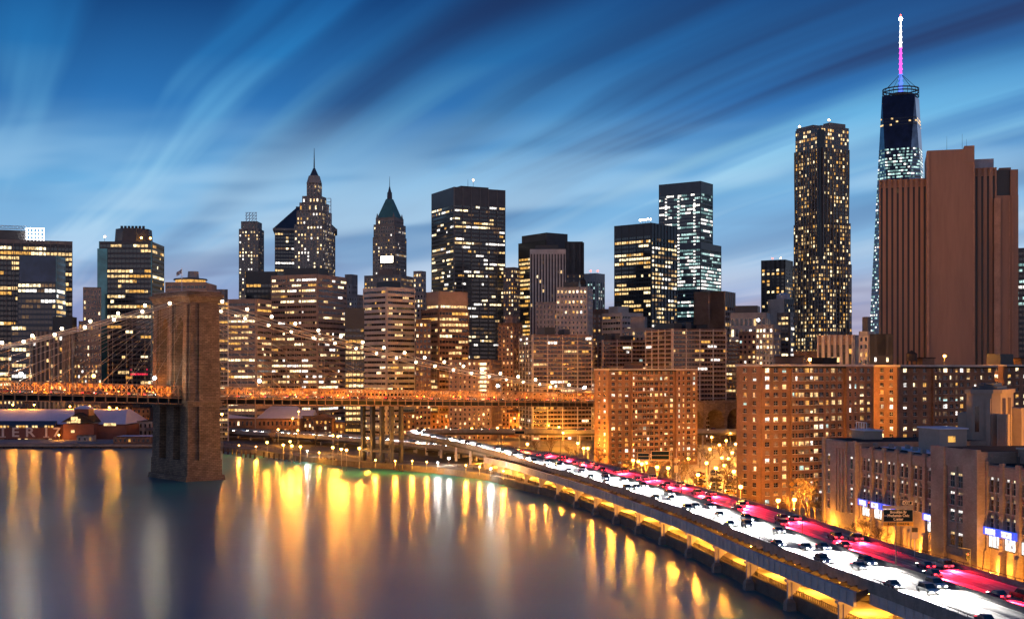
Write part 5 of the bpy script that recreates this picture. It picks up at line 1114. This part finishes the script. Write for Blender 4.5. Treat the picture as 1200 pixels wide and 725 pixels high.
# pier deck, sheds and boats before it
dk = MB(); dk.box(-430, -212, 790, 849, 1.2, 2.52, 'paving')
for i in range(36): dk.cyl(-428+i*6, 790.8, -1, 1.2, .5, .5, 6, 'wood_pile')
tag(dk.build('pier_deck'), 'paved pier deck on dark piles in front of the red pier hall', 'pier')
low('small grey quay shed with one lit pane on the pier deck', 90, 109, 516, 815, 'grey_conc', 'flat', depth=6, lit=.2, name='quay_shed', cat='shed')
low('low terminal shed with snowy roof beside the stone bridge tower', 133, 176, 517, 798, 'brown_brick', 'snow', depth=20, lit=.1, name='quay_shed', cat='shed')
low('grey boxy terrace building between pier hall and stone bridge tower', 142, 178, 493, 880, 'grey_conc', 'flat', depth=20, lit=.12, name='quay_building')
low('orange lit brick building with arched windows beside the stone bridge tower', 155, 176, 477, 960, 'red_brick', 'flat', depth=20, lit=.1)
for i, (xl, xr, yt_, y_, mt, lb) in enumerate(((-30, 28, 467, 960, 'tan_brick', 'long yellow lit loft building under the bridge deck at far left'), (26, 62, 470, 950, 'red_brick', 'yellow lit brick row with a fire escape under the bridge deck'), (60, 78, 466, 990, 'brown_brick', 'dark brick house with lit stairs between yellow lit rows'), (76, 118, 471, 950, 'tan_brick', 'yellow lit row with street lamps before it under the bridge deck'), (118, 156, 474, 990, 'red_brick', 'brightly lit corner building left of the arched brick one'))):
    low(lb, xl, xr, yt_, y_, mt, 'flat', depth=18, lit=.4, name='brick_building')
low('market hall with snowy hipped roof and brick arcade right of the stone tower', 262, 352, 490, 900, 'red_brick', 'hip', depth=40, lit=.2, rh=8, name='market_hall', cat='hall')
low('gabled orange brick house with lit windows near the market hall', 364, 389, 490, 880, 'red_brick', 'front', depth=18, lit=.35, rh=3)
for xl, xr, yt_, y_, mt, rf, lb in ((345, 366, 487, 910, 'brown_brick', 'gable_snow', 'low dark brick house with snowy roof between market hall and gabled house'), (388, 412, 494, 890, 'tan_brick', 'snow', 'flat snowy roofed orange house right of the gabled house'), (410, 452, 486, 930, 'brown_brick', 'flat', 'dark long low house before the bridge trestle legs'), (360, 420, 476, 1000, 'brown_brick', 'flat', 'dark row of old houses below the bridge deck left of the trestle legs'),
    (472, 540, 483, 900, 'red_brick', 'flat', 'long orange lit low building right of the bridge trestle legs'), (538, 592, 478, 980, 'brown_brick', 'flat', 'dark low brick building under the deck beyond the hairpin ramp'), (596, 632, 481, 880, 'red_brick', 'flat', 'three storey orange brick building with a row of lit windows above the ramp'), (630, 658, 490, 880, 'tan_brick', 'snow', 'small snowy roofed building beside the three storey orange one'), (640, 672, 471, 960, 'pale_conc', 'snow', 'pale flat building with snowy roof under the right end of the deck'), (656, 697, 478, 900, 'red_brick', 'flat', 'orange brick building just left of the lone orange block'), (440, 476, 479, 1010, 'tan_brick', 'flat', 'tan low building seen behind the bridge trestle legs'),
    (820, 868, 478, 960, 'brown_brick', 'flat', 'dark building beyond the masonry approach between the orange blocks')):
    low(lb, xl, xr, yt_, y_, mt, rf, depth=18, lit=.3)
# ------------------------------------------------------------------ street lamps at their places, plus extras brightening the car park
def sod_lamp(px, py, label=None, Y=None, z=12.0, power=9000, head='bulb_orange', arm=1.6, g=None, base=GZ, r=.62):
    Y = Y or max(330, min(880, depth(py, z))); p = at(px, py, Y); h = max(3.5, p.z-base)
    o = empty('street_lamp', (p.x, p.y, base), 0, label or 'orange street lamp on a slim pole in the streets behind the highway', 'street lamp', g or 'orange street lamps in the streets')
    b = MB(); b.tube((0, 0, 0), (0, .6, h-.3), .13, .09, 6, 'pole_grey'); b.tube((0, .6, h-.3), (0, 0, h+.25), .07, .07, 5, 'pole_grey'); b.build('pole', o)
    b = MB(); b.sphere((0, 0, h), r, head, 10, 6); b.build('lamp_head', o)
    b = MB(); b.cyl(0, 0, h+r*.75, h+r*.75+.25, r*.9, r*.3, 8, 'steel_dark'); b.build('lamp_cap', o)
    lamp_light(o, (0, 0, h), power, SOD if 'orange' in head else (1, .9, .75), r); return o
LAMPS = [(860, 552), (818, 556), (770, 547), (783, 548), (778, 521), (826, 496), (832, 526), (851, 516), (846, 536), (854, 537), (839, 548), (742, 539), (748, 540), (752, 543), (757, 542), (807, 537), (838, 505), (858, 530), (828, 542), (849, 545), (862, 520), (843, 521), (834, 512), (856, 507),  # last entries of this row are extra lamps, added to brighten the car park
 (489, 490), (493, 488), (534, 496), (551, 489), (562, 493), (573, 497), (553, 502), (583, 501), (603, 490), (617, 496), (655, 500), (676, 504), (660, 507), (662, 492), (618, 520), (677, 519), (684, 525), (689, 525),
 (350, 482), (343, 490), (326, 503), (349, 504), (390, 510), (396, 511), (431, 513), (426, 493), (438, 495), (313, 518), (332, 521), (340, 517), (342, 522), (352, 523), (390, 524), (400, 526), (406, 527), (421, 525), (82, 476), (105, 476), (128, 477), (137, 478), (40, 474), (15, 474), (148, 482)]
for px, py in LAMPS: sod_lamp(px, py, power=36000 if 800 < px < 866 else 70000 if px > 690 else 62000 if px > 450 else 19000)
sod_lamp(912, 586, 'left one of two orange lamps before the largest brick block', 372, 12, 115000, g='lamps before the brick blocks'); sod_lamp(931, 585, 'right one of two orange lamps before the largest brick block', 374, 12, 115000, g='lamps before the brick blocks')
sod_lamp(868, 570, 'orange lamp with a curved arm at the dark end of the largest brick block', 392, 12, 70000); sod_lamp(1120, 638, 'lone orange lamp on the wall side of the brick warehouse', 274, 11, 18000, g='lamps before the brick blocks')
sod_lamp(931, 421, 'left of two orange lamps shining over the roof of the largest brick block', 470, 52, 40000, g='roof high lamps'); sod_lamp(949, 421, 'right of two orange lamps shining over the roof of the largest brick block', 470, 52, 40000, g='roof high lamps'); sod_lamp(1107, 417, 'orange lamp over the roof right of the two paired roof lamps', 540, 54, 60000, g='roof high lamps')
sod_lamp(260, 485, 'orange lamp shining beside the stone bridge tower', 640, z=25, power=9000, base=0.0); sod_lamp(69, 513, 'orange lamp on the pier deck below the white letters', 835, 8, 7000)
sod_lamp(526, 540, 'white lamp on the quay under the curving ramp', 615, 6, 9000, 'bulb_cold')
sod_lamp(1307, 491, 'tall orange floodlight mast beside the grey school tower, past the right edge', 318, power=90000)
for px, py, c in ((440, 540, 'o'), (463, 541, 'o'), (483, 541, 'o'), (500, 542, 'o'), (513, 543, 'w'), (546, 546, 'o'), (562, 548, 'o'), (575, 550, 'w'), (590, 553, 'o'), (374, 531, 'o'), (360, 529, 'w'), (300, 524, 'o'), (280, 522, 'o')):
    sod_lamp(px, py, ('white' if c == 'w' else 'orange')+' low lamp on the quay between the ramp columns and the stone bridge tower', min(720, depth(py, 5.5)), 5.5, 14000 if c == 'o' else 8000, 'bulb_cold' if c == 'w' else 'bulb_orange', g='low quay lamps', r=.4)
for i, t in enumerate((6, 24, 38, 52, 84, 97, 112)):
    p = TA+TD*t+Vector((-.984, -.177, 0))*3.2
    o = empty('wall_lamp', (p.x, p.y, 7.6), TRZ, 'orange lamp washing the lower wall of the brick warehouse from below road level', 'lamp', 'lamps at the foot of the warehouse')
    b = MB(); b.beam((0, 3.0, 0), (0, 0, .3), .12, .12, 'pole_grey'); b.build('arm', o); b = MB(); b.sphere((0, 0, 0), .35, 'bulb_orange', 8, 5); b.build('lamp_head', o); lamp_light(o, (0, 0, 0), 8000, SOD, .35)
# lamps under the deck, hung from the cross beams
proto = None
for p, n, h in along([(p, n) for p, n in MAIN if 120 < p.y < 640], 22, 4):
    if proto is None:
        proto = empty('underdeck_lamp', (0, 0, 0), 0, 'orange lamp hung below the elevated highway deck', 'lamp', 'lamps under the highway deck')
        b = MB(); b.box(-.45, .45, -.2, .2, -3.95, -3.75, 'bulb_orange'); b.build('lamp_lens', proto); b = MB(); b.box(-.5, .5, -.25, .25, -3.74, -3.58, 'steel_dark'); b.build('housing', proto)
        lamp_light(proto, (0, 0, -4.1), 8500, SOD, .3); q = proto
    else: q = copy_tree(proto)
    q.location = p+n*5.5; q.rotation_euler.z = math.atan2(n.y, n.x)
# unlit tall poles along the highway edge
hp = None
for p, n, h in along([(p, n) for p, n in MAIN if 170 < p.y < 600], 48, 20):
    if hp is None:
        hp = empty('highway_pole', (0, 0, 0), 0, 'slim dark unlit lamp pole on the highway median', 'lamp post', 'unlit poles along the highway')
        b = MB(); b.tube((0, 0, 0), (0, 0, 9), .11, .07, 6, 'steel_dark'); b.build('pole', hp); b = MB(); b.tube((0, 0, 8.9), (-1.8, 0, 9.4), .05, .04, 5, 'steel_dark'); b.build('arm', hp); b = MB(); b.box(-2.5, -1.7, -.15, .15, 9.32, 9.5, 'pole_grey'); b.build('lamp_head', hp); q = hp
    else: q = copy_tree(hp)
    q.location = p+n*13.05+Vector((0, 0, .9)); q.rotation_euler.z = math.atan2(n.y, n.x)
# ------------------------------------------------------------------ cars
def paint(name, col, rough=.3, metal=.4):
    m, n, b = mat_new(name); b.inputs['Base Color'].default_value = (*col, 1); b.inputs['Roughness'].default_value = rough; b.inputs['Metallic'].default_value = metal; b.inputs['Coat Weight'].default_value = .6
for nm, c in (('paint_white', (.6, .6, .58)), ('paint_silver', (.35, .36, .38)), ('paint_black', (.02, .02, .022)), ('paint_blue', (.03, .06, .16)), ('paint_red', (.22, .02, .02)), ('paint_yellow', (.6, .35, .02))): paint(nm, c)
pm('tyre', (.02, .02, .02), .9)
em('lamp_unlit', (1, 1, 1), 0.0, False)
def car_proto(kind, col, mode, dim=False):
    """mode: 'toward' headlights matter, 'away' tail lights matter, 'parked' neither lit. Nose at +y"""
    L, Wd, Hb, Hr = ((4.6, 1.8, .78, 1.42) if kind == 'saloon' else (4.9, 1.95, .95, 1.78))
    root = put('car', None)
    b = MB(); w = Wd/2
    prof = [(-L/2, .42), (-L/2+.05, Hb), (L/2-1.2, Hb+.04), (L/2-.15, Hb-.12), (L/2, .48), (L/2-.2, .25), (-L/2+.2, .25)]
    n_ = len(prof); b_in = [(y, z) for y, z in prof]
    for sx in (-1, 1): b.face([(sx*w, y, z) for y, z in (prof if sx < 0 else list(reversed(prof)))], col)
    for (ya, za), (yb, zb) in zip(prof, prof[1:]+prof[:1]): b.face([(-w, ya, za), (-w, yb, zb), (w, yb, zb), (w, ya, za)][::-1], col)
    r0 = (-L/2+.25 if kind != 'saloon' else -L/2+.75); r1 = L/2-1.35
    t0 = r0+(.25 if kind != 'saloon' else .75); t1 = r1-.85
    b.hexa([(-w+.16, t0+.02, Hr-.06), (w-.16, t0+.02, Hr-.06), (w-.16, t1-.02, Hr-.06), (-w+.16, t1-.02, Hr-.06)], [(-w+.24, t0+.12, Hr), (w-.24, t0+.12, Hr), (w-.24, t1-.12, Hr), (-w+.24, t1-.12, Hr)], col)
    b.build('body', root)
    g = MB(); g.hexa([(-w+.06, r0, Hb-.02), (w-.06, r0, Hb-.02), (w-.06, r1, Hb-.02), (-w+.06, r1, Hb-.02)], [(-w+.18, t0, Hr-.06), (w-.18, t0, Hr-.06), (w-.18, t1, Hr-.06), (-w+.18, t1, Hr-.06)], 'win_dark'); g.build('windows', root)
    for sx in (-1, 1):
        for y in (-L/2+.85, L/2-.9): t = MB(); t.tube((sx*(w-.2), y, .33), (sx*(w+.02), y, .33), .33, .33, 12, 'tyre'); t.build('wheel', root)
        t = MB(); t.box(sx*(w-.3)-.2, sx*(w-.3)+.2, L/2-.12, L/2+.02, .52, .68, 'head_lamp' if mode != 'parked' else 'white_paint'); t.build('headlight', root)
        t = MB(); t.box(sx*(w-.28)-.22, sx*(w-.28)+.22, -L/2-.04, -L/2+.08, .6, .78, 'tail_lamp' if mode != 'parked' else 'paint_red'); t.build('taillight', root)
    if mode == 'toward':
        l = bpy.data.lights.new('headlight_beam', 'SPOT'); l.energy = 24000; l.spot_size = rad(116); l.spot_blend = .1; l.color = (1, .95, .88); l.shadow_soft_size = .12; o = put('headlight_beam', l, root, (0, L/2+.3, .95)); o.rotation_euler = (rad(31), 0, 0)
    if mode == 'toward':
        l = bpy.data.lights.new('headlight_far_beam', 'SPOT'); l.energy = 520000; l.spot_size = rad(39); l.spot_blend = .05; l.color = (1, .95, .88); l.shadow_soft_size = .12; o = put('headlight_far_beam', l, root, (0, L/2+.3, .8)); o.rotation_euler = (rad(69), 0, 0)
    if mode == 'away' and not dim:
        l = bpy.data.lights.new('taillight_far_glow', 'SPOT'); l.energy = 260000; l.spot_size = rad(39); l.spot_blend = .05; l.color = (1, .012, .035); l.shadow_soft_size = .12; o = put('taillight_far_glow', l, root, (0, -L/2-.3, .8)); o.rotation_euler = (rad(-69), 0, 0)
        l = bpy.data.lights.new('taillight_glow', 'SPOT'); l.energy = 8000; l.spot_size = rad(116); l.spot_blend = .1; l.color = (1, .012, .035); l.shadow_soft_size = .12; o = put('taillight_glow', l, root, (0, -L/2-.3, .95)); o.rotation_euler = (rad(-31), 0, 0)
    return root
CARS = {}
def place_car(kind, col, mode, pos, heading, label, group, dim=False):
    k = (kind, col, mode, dim)
    if k not in CARS: CARS[k] = q = car_proto(kind, col, mode, dim)
    else: q = copy_tree(CARS[k])
    q.location = pos; q.rotation_euler = (0, 0, math.atan2(heading.y, heading.x)-math.pi/2); tag(q, label, 'car', group)
KN = dict(saloon='low car', wagon='tall car'); rc = random.Random(21); names = {'paint_white': 'white', 'paint_silver': 'silver', 'paint_black': 'black', 'paint_blue': 'dark blue', 'paint_red': 'dark red', 'paint_yellow': 'yellow'}
paints = list(names)
def scatter(path, lo, hi, s0):
    fine = along(path, 1.0); i = s0; out = []
    while i < len(fine): out.append(fine[int(i)]); i += rc.uniform(lo, hi)
    return out
for lane, off in enumerate((2.9, 6.6, 10.4)):
    for p, n, h in scatter([(p, n) for p, n in MAIN if 130 < p.y < 930], 20, 40, 3+lane*8):
        k, c = rc.choice(('saloon', 'wagon')), rc.choice(paints[:2]+paints[3:5]+paints[:2]); j = rc.uniform(-3, 3)
        c = rc.choice(('paint_white', 'paint_silver', 'paint_silver', 'paint_blue'))
        place_car(k, c, 'toward', p+n*(off+rc.uniform(-.2, .2))+h*0, -h, f'{names[c]} {KN[k]} with lit headlights on the elevated highway', 'cars with headlights on the highway')
for lane, off in enumerate((16, 19.5, 22.9)):
    for p, n, h in scatter([(p, n) for p, n in MAIN if 130 < p.y < 640], 22, 44, 2+lane*7):
        k, c = rc.choice(('saloon', 'wagon')), rc.choice(paints[:2]+paints[3:5]+paints[:2])
        place_car(k, c, 'away', p+n*(off+rc.uniform(-.2, .2)), h, f'{names[c]} {KN[k]} with red tail lights on the elevated highway', 'cars with red tail lights on the highway')
for p, n, h in along(RAMP, 19, 60)[:28]:
    k, c = rc.choice(('saloon', 'wagon')), rc.choice(paints[:2]+paints[3:5]+paints[:2]); place_car(k, c, 'toward', p+n*(3+rc.choice((0, 3.2))), -h, f'{names[c]} {KN[k]} with headlights on the hairpin ramp', 'cars on the ramp')
for s in range(-150, 290, 11):
    if abs(s) < 10: continue
    k, c = rc.choice(('saloon', 'wagon')), rc.choice(paints[:2]+paints[3:5]+paints[:2]); place_car(k, c, 'away', bw(s+rc.uniform(-3, 3), -9.4 if s % 2 else -6.2, zr(s)+.02), Vector((math.cos(BRZ), math.sin(BRZ), 0)), f'{names[c]} {KN[k]} with red tail lights on the bridge deck', 'cars crossing the bridge', True)
for i in range(46):   # parked in the lot between the brick blocks and on the street under the deck
    if i < 30: p = Vector((62+rc.choice((0, 6.5, 17, 23.5))+rc.uniform(0, 1), 420+i*5.0+rc.uniform(-1, 1), GZ+.01)); p.x = p.y*(.147+.012*(i % 4)); h = Vector((1, .1, 0)).normalized(); w_ = 'car park between the orange brick blocks'
    else: q = along(LOW, 9, 160)[(i-30)*2]; p = q[0]+q[1]*(34 if i % 2 else 15)+Vector((0, 0, GZ+.02)); h = q[2]; w_ = 'street under the elevated highway'
    k, c = rc.choice(('saloon', 'wagon')), rc.choice(paints); place_car(k, c, 'parked', p, h, f'{names[c]} {KN[k]} parked in the {w_}', 'parked cars')
# ------------------------------------------------------------------ bare winter trees
def tree_mesh(seed, H):
    r = random.Random(seed); tr, tw = MB(), MB()
    def grow(p, d, L, rad_, lvl):
        q = p+d*L; (tr if lvl < 2 else tw).tube(p, q, rad_, rad_*.65, 6 if lvl < 2 else (4 if lvl < 4 else 3), 'bark')
        if lvl >= 5: return
        for i in range(3 if lvl < 4 else 2):
            ax = Vector((r.uniform(-1, 1), r.uniform(-1, 1), r.uniform(-.25, .5))); nd = (d+ax*(.55+.12*lvl)).normalized(); nd.z = max(nd.z, -.05)
            grow(p.lerp(q, r.uniform(.6, 1)), nd.normalized(), L*r.uniform(.62, .86), max(rad_*.6, .045), lvl+1)
    grow(Vector((0, 0, 0)), Vector((r.uniform(-.05, .05), r.uniform(-.05, .05), 1)).normalized(), H*.3, H*.018, 0)
    return tr.mesh('trunk'), tw.mesh('crown')
TM = [tree_mesh(i, 13.5) for i in range(4)]
TREES = [(770, 545, 485), (733, 540, 500), (800, 540, 520), (852, 545, 520), (815, 528, 640), (835, 525, 680), (855, 535, 590), (925, 590, 382), (948, 588, 384), (975, 606, 348), (822, 560, 440), (812, 548, 470), (838, 566, 430), (801, 552, 480), (790, 560, 455), (848, 556, 470), (858, 572, 405), (830, 540, 560), (944, 590, 372), (955, 592, 378), (937, 580, 385), (776, 556, 470), (820, 530, 600), (845, 530, 620), (758, 548, 500), (740, 546, 520), (722, 540, 540), (965, 600, 360), (645, 520, 640), (628, 518, 660), (668, 524, 610), (705, 536, 560),
         (1010, 615, 305), (1025, 622, 300), (320, 522, 790), (345, 524, 780), (370, 526, 770), (560, 505, 800), (590, 503, 800)]
for i, (px, py, Y) in enumerate(TREES):
    p = at(px, py, Y); zone = 'beside the car park between the orange brick blocks' if 700 < px < 870 else 'in front of the largest orange brick block' if px < 1000 and px > 900 else 'before the brick warehouse wall' if px >= 1000 else 'in the low streets beyond the hairpin ramp' if px > 450 else 'on the quay by the stone bridge tower'
    o = empty('bare_tree', (p.x, p.y, GZ), RNG.uniform(0, 6), 'bare winter tree lit orange '+zone, 'tree', 'bare winter trees'); a, b = TM[i % 4]; put('trunk', a, o); put('crown', b, o); s = RNG.uniform(.8, 1.25); o.scale = (s, s, s)
# ------------------------------------------------------------------ signs
pm('sign_green', (.010, .022, .032), .9, 0, .1, spec=.05); pm('sign_yellow', (.75, .38, .03), .5, 0, .1); pm('sign_letter', (.95, .80, .5), .6, 0, .03); pm('sign_black', (.01, .01, .01), .5, 0, .1); pm('sign_cream', (.7, .5, .3), .6, 0, .15); pm('sign_back', (.28, .26, .25), .5, .4)
Y = 268; K = Y/F; c = at(1052.5, 599, Y)
sg = empty('road_sign', (at(1067.5, HY, Y).x, Y, 8.8), 0, 'dark overhead road sign reading Brooklyn Br Manhattan Civic Center with a yellow foot', 'road sign')
ox = c.x-sg.location.x; oz = lambda y: CZ+(HY-y)*K-8.8
PXs = lambda px: (px-1067.5)*K
b = MB(); b.box(PXs(1035), PXs(1070), -.1, .1, oz(611), oz(596.5), 'sign_green'); b.build('panel', sg)
b = MB(); b.box(PXs(1035), PXs(1070), -.1, .1, oz(615.8), oz(611.1), 'sign_yellow'); pan = b.build('yellow_panel', sg)
b = MB(); b.box(PXs(1057.5), PXs(1069.5), -.1, .1, oz(591), oz(586.5), 'sign_green'); tabp = b.build('exit_tab', sg)
for (x0, x1, y0, y1) in ((1035, 1070, 611, 596.5), (1057.5, 1069.5, 591, 586.5)):
    b = MB(); w = .07; X0, X1, Z0, Z1 = PXs(x0), PXs(x1), oz(y0), oz(y1)
    for a in ((X0, X1, Z0, Z0+w), (X0, X1, Z1-w, Z1), (X0, X0+w, Z0+w, Z1-w), (X1-w, X1, Z0+w, Z1-w)): b.box(a[0], a[1], -.13, -.102, a[2], a[3], 'sign_letter')
    b.build('border', sg)
b = MB(); b.box(PXs(1034), PXs(1069.5), -.1, .1, oz(595.6), oz(592), 'sign_back'); b.build('name_strip', sg)
for i, s in enumerate(('Brooklyn Br', 'Manhattan Civic', 'Center')): letter(sg, s, .80, 'sign_letter', (PXs(1052.5), -.14, oz(599.6+4.1*i)), 0, .022, 'lettering', .02, .88)
letter(pan, 'EXIT   ONLY', .62, 'sign_black', (PXs(1052.5), -.14, oz(613.6)), 0, .01, 'lettering', .02)
for px in (1041, 1064): 
    b = MB(); x, z = PXs(px), oz(613.4); b.box(x-.07, x+.07, -.15, -.105, z, z+.32, 'sign_black'); b.hexa([(x-.02, -.15, z-.3), (x+.02, -.15, z-.3), (x+.02, -.105, z-.3), (x-.02, -.105, z-.3)], [(x-.28, -.15, z), (x+.28, -.15, z), (x+.28, -.105, z), (x-.28, -.105, z)], 'sign_black'); b.build('arrow', pan)
letter(tabp, 'EXIT 2', .78, 'sign_letter', (PXs(1063.5), -.14, oz(588.8)), 0, .015, 'lettering', .02)
b = MB(); b.box(PXs(1066.8), PXs(1068.4), .12, .4, 0, oz(588), 'pole_grey')
for y in (598, 608): b.box(PXs(1036), PXs(1069), .12, .24, oz(y)-.1, oz(y)+.1, 'pole_grey')
b.build('post', sg)
sg2 = empty('road_sign', (at(1072, HY, 262).x, 262, 8.8), 0, 'small cream plate under a black route shield on a pole below the big road sign', 'road sign')
z0_ = lambda y: CZ+(HY-y)*262/F-8.8
b = MB(); b.box(-.06, .06, .05, .17, 0, z0_(618), 'white_paint'); b.build('post', sg2); b = MB(); b.box(-.66, .66, -.04, .04, z0_(631), z0_(623.2), 'sign_cream'); b.build('panel', sg2); b = MB(); b.box(-.6, .6, -.04, .04, z0_(623), z0_(618), 'sign_black'); b.build('shield', sg2)
# pair of green signs on a gantry further along
Y = 455; K = Y/F; gx = at(786, HY, Y)
sg3 = empty('road_sign', (gx.x, Y, 9.0), 0, 'cream bordered pair of green direction signs over the far lanes before the lone brick block', 'road sign')
z3 = lambda y: CZ+(HY-y)*K-9.0; x3 = lambda px: (px-786)*K
for x0, x1, y0, y1 in ((747, 761, 538.5, 530.5), (763, 784.5, 538.5, 528)):
    b = MB(); b.box(x3(x0), x3(x1), -.1, .1, z3(y0), z3(y1), 'sign_cream'); pn = b.build('panel', sg3); mid = (z3(y0)+z3(y1))/2
    b = MB(); b.box(x3(x0)+.15, x3(x1)-.15, -.14, -.102, z3(y0)+.15, mid-.06, 'sign_green'); b.box(x3(x0)+.15, x3(x1)-.15, -.14, -.102, mid+.06, z3(y1)-.15, 'sign_green'); b.build('green_field', pn)
b = MB(); b.box(x3(746), x3(787), .12, .3, z3(540), z3(539), 'pole_grey'); b.box(x3(786), x3(787), .12, .4, 0, z3(529), 'pole_grey'); b.build('gantry', sg3)
sg4 = empty('road_sign', (at(792.5, HY, 425).x, 425, 9), 0, 'tall double cream plates on a pole at the split of the red lanes', 'road sign'); z4 = lambda y: CZ+(HY-y)*425/F-9
b = MB(); b.box(-.06, .06, .05, .17, 0, z4(525), 'white_paint'); b.build('post', sg4)
for y0, y1 in ((542, 536), (553, 545)): b = MB(); b.box(-.6, .6, -.04, .04, z4(y0), z4(y1), 'sign_cream'); b.build('panel', sg4)
sg5 = empty('road_sign', (at(928, HY, 360).x, 360, 9), 0, 'yellow diamond sign above a small plate before the largest brick block', 'road sign'); z5 = lambda y: CZ+(HY-y)*360/F-9
b = MB(); b.box(-.05, .05, .05, .15, 0, z5(566), 'pole_grey'); b.build('post', sg5)
b = MB(); zc5 = z5(567); b.hexa([(-.02, -.05, zc5-.8), (.02, -.05, zc5-.8), (.02, .04, zc5-.8), (-.02, .04, zc5-.8)], [(-.8, -.05, zc5), (.8, -.05, zc5), (.8, .04, zc5), (-.8, .04, zc5)], 'sign_yellow'); b.hexa([(-.8, -.05, zc5), (.8, -.05, zc5), (.8, .04, zc5), (-.8, .04, zc5)], [(-.02, -.05, zc5+.8), (.02, -.05, zc5+.8), (.02, .04, zc5+.8), (-.02, .04, zc5+.8)], 'sign_yellow'); b.build('diamond_panel', sg5)
b = MB(); b.box(-.5, .5, -.05, .04, z5(575), z5(571.5), 'sign_yellow'); b.build('panel', sg5)
sg6 = empty('road_sign', (at(609, HY, 700).x, 700, GZ), 0, 'small dark green sign beyond the hairpin ramp under the bridge', 'road sign'); z6 = lambda y: CZ+(HY-y)*700/F-GZ
b = MB(); b.box(-.12, .12, .1, .3, 0, z6(504), 'pole_grey'); b.build('post', sg6); b = MB(); b.box(-2.6, 2.6, -.08, .08, z6(508.5), z6(504.5), 'sign_green'); b.box(-2.7, 2.7, -.05, .05, z6(509), z6(504), 'sign_cream'); b.build('panel', sg6)
for px, py, Y, lb in ((1018, 591, 300, 'black traffic signal hung before the left end of the brick warehouse'), (1134, 652, 262, 'black traffic signal by the lone lamp before the brick warehouse')):
    o = empty('traffic_signal', (at(px, HY, Y).x, Y, GZ), 0, lb, 'traffic light'); zc_ = CZ+(HY-py)*Y/F-GZ
    b = MB(); b.box(-.25, .25, -.2, .2, zc_-.9, zc_+.9, 'sign_black')
    for k in (-.55, 0, .55): b.cyl(0, -.28, zc_+k-.02, zc_+k+.02, .2, .2, 10, 'sign_black')
    b.build('signal_head', o)
    for k, m_ in ((-.55, 'win_dim'), (.55, 'bulb_red')): b = MB(); b.tube((0, -.2, zc_+k), (0, -.24, zc_+k), .13, .13, 10, m_); b.build('signal_lens', o)
    b = MB(); b.tube((0.6, .3, 0), (.6, .3, zc_+1.6), .1, .08, 6, 'pole_grey'); b.tube((.6, .3, zc_+1.5), (-1.8, .3, zc_+1.9), .06, .05, 5, 'pole_grey'); b.build('pole', o)
# mooring piles along the quay
mp_ = None
for i, (px, py) in enumerate([(262+5.2*k, 529+.9*k) for k in range(8)]+[(309+6*k, 534+.8*k) for k in range(8)]+[(376+4*k, 541+.3*k) for k in range(5)]+[(452+3.3*k, 546+.7*k) for k in range(7)]):
    Y = depth(py+2, 0); p = at(px, py, Y)
    if mp_ is None: b = MB(); b.tube((0, 0, -1.5), (0, 0, 3.2), .55, .5, 8, 'wood_pile'); mp_ = b.build('mooring_pile'); q = mp_
    else: q = mp_.copy(); COL.objects.link(q)
    q.location = (p.x, Y, 0); tag(q, 'dark timber mooring pile standing in the water along the quay', 'pile', 'mooring piles along the quay')
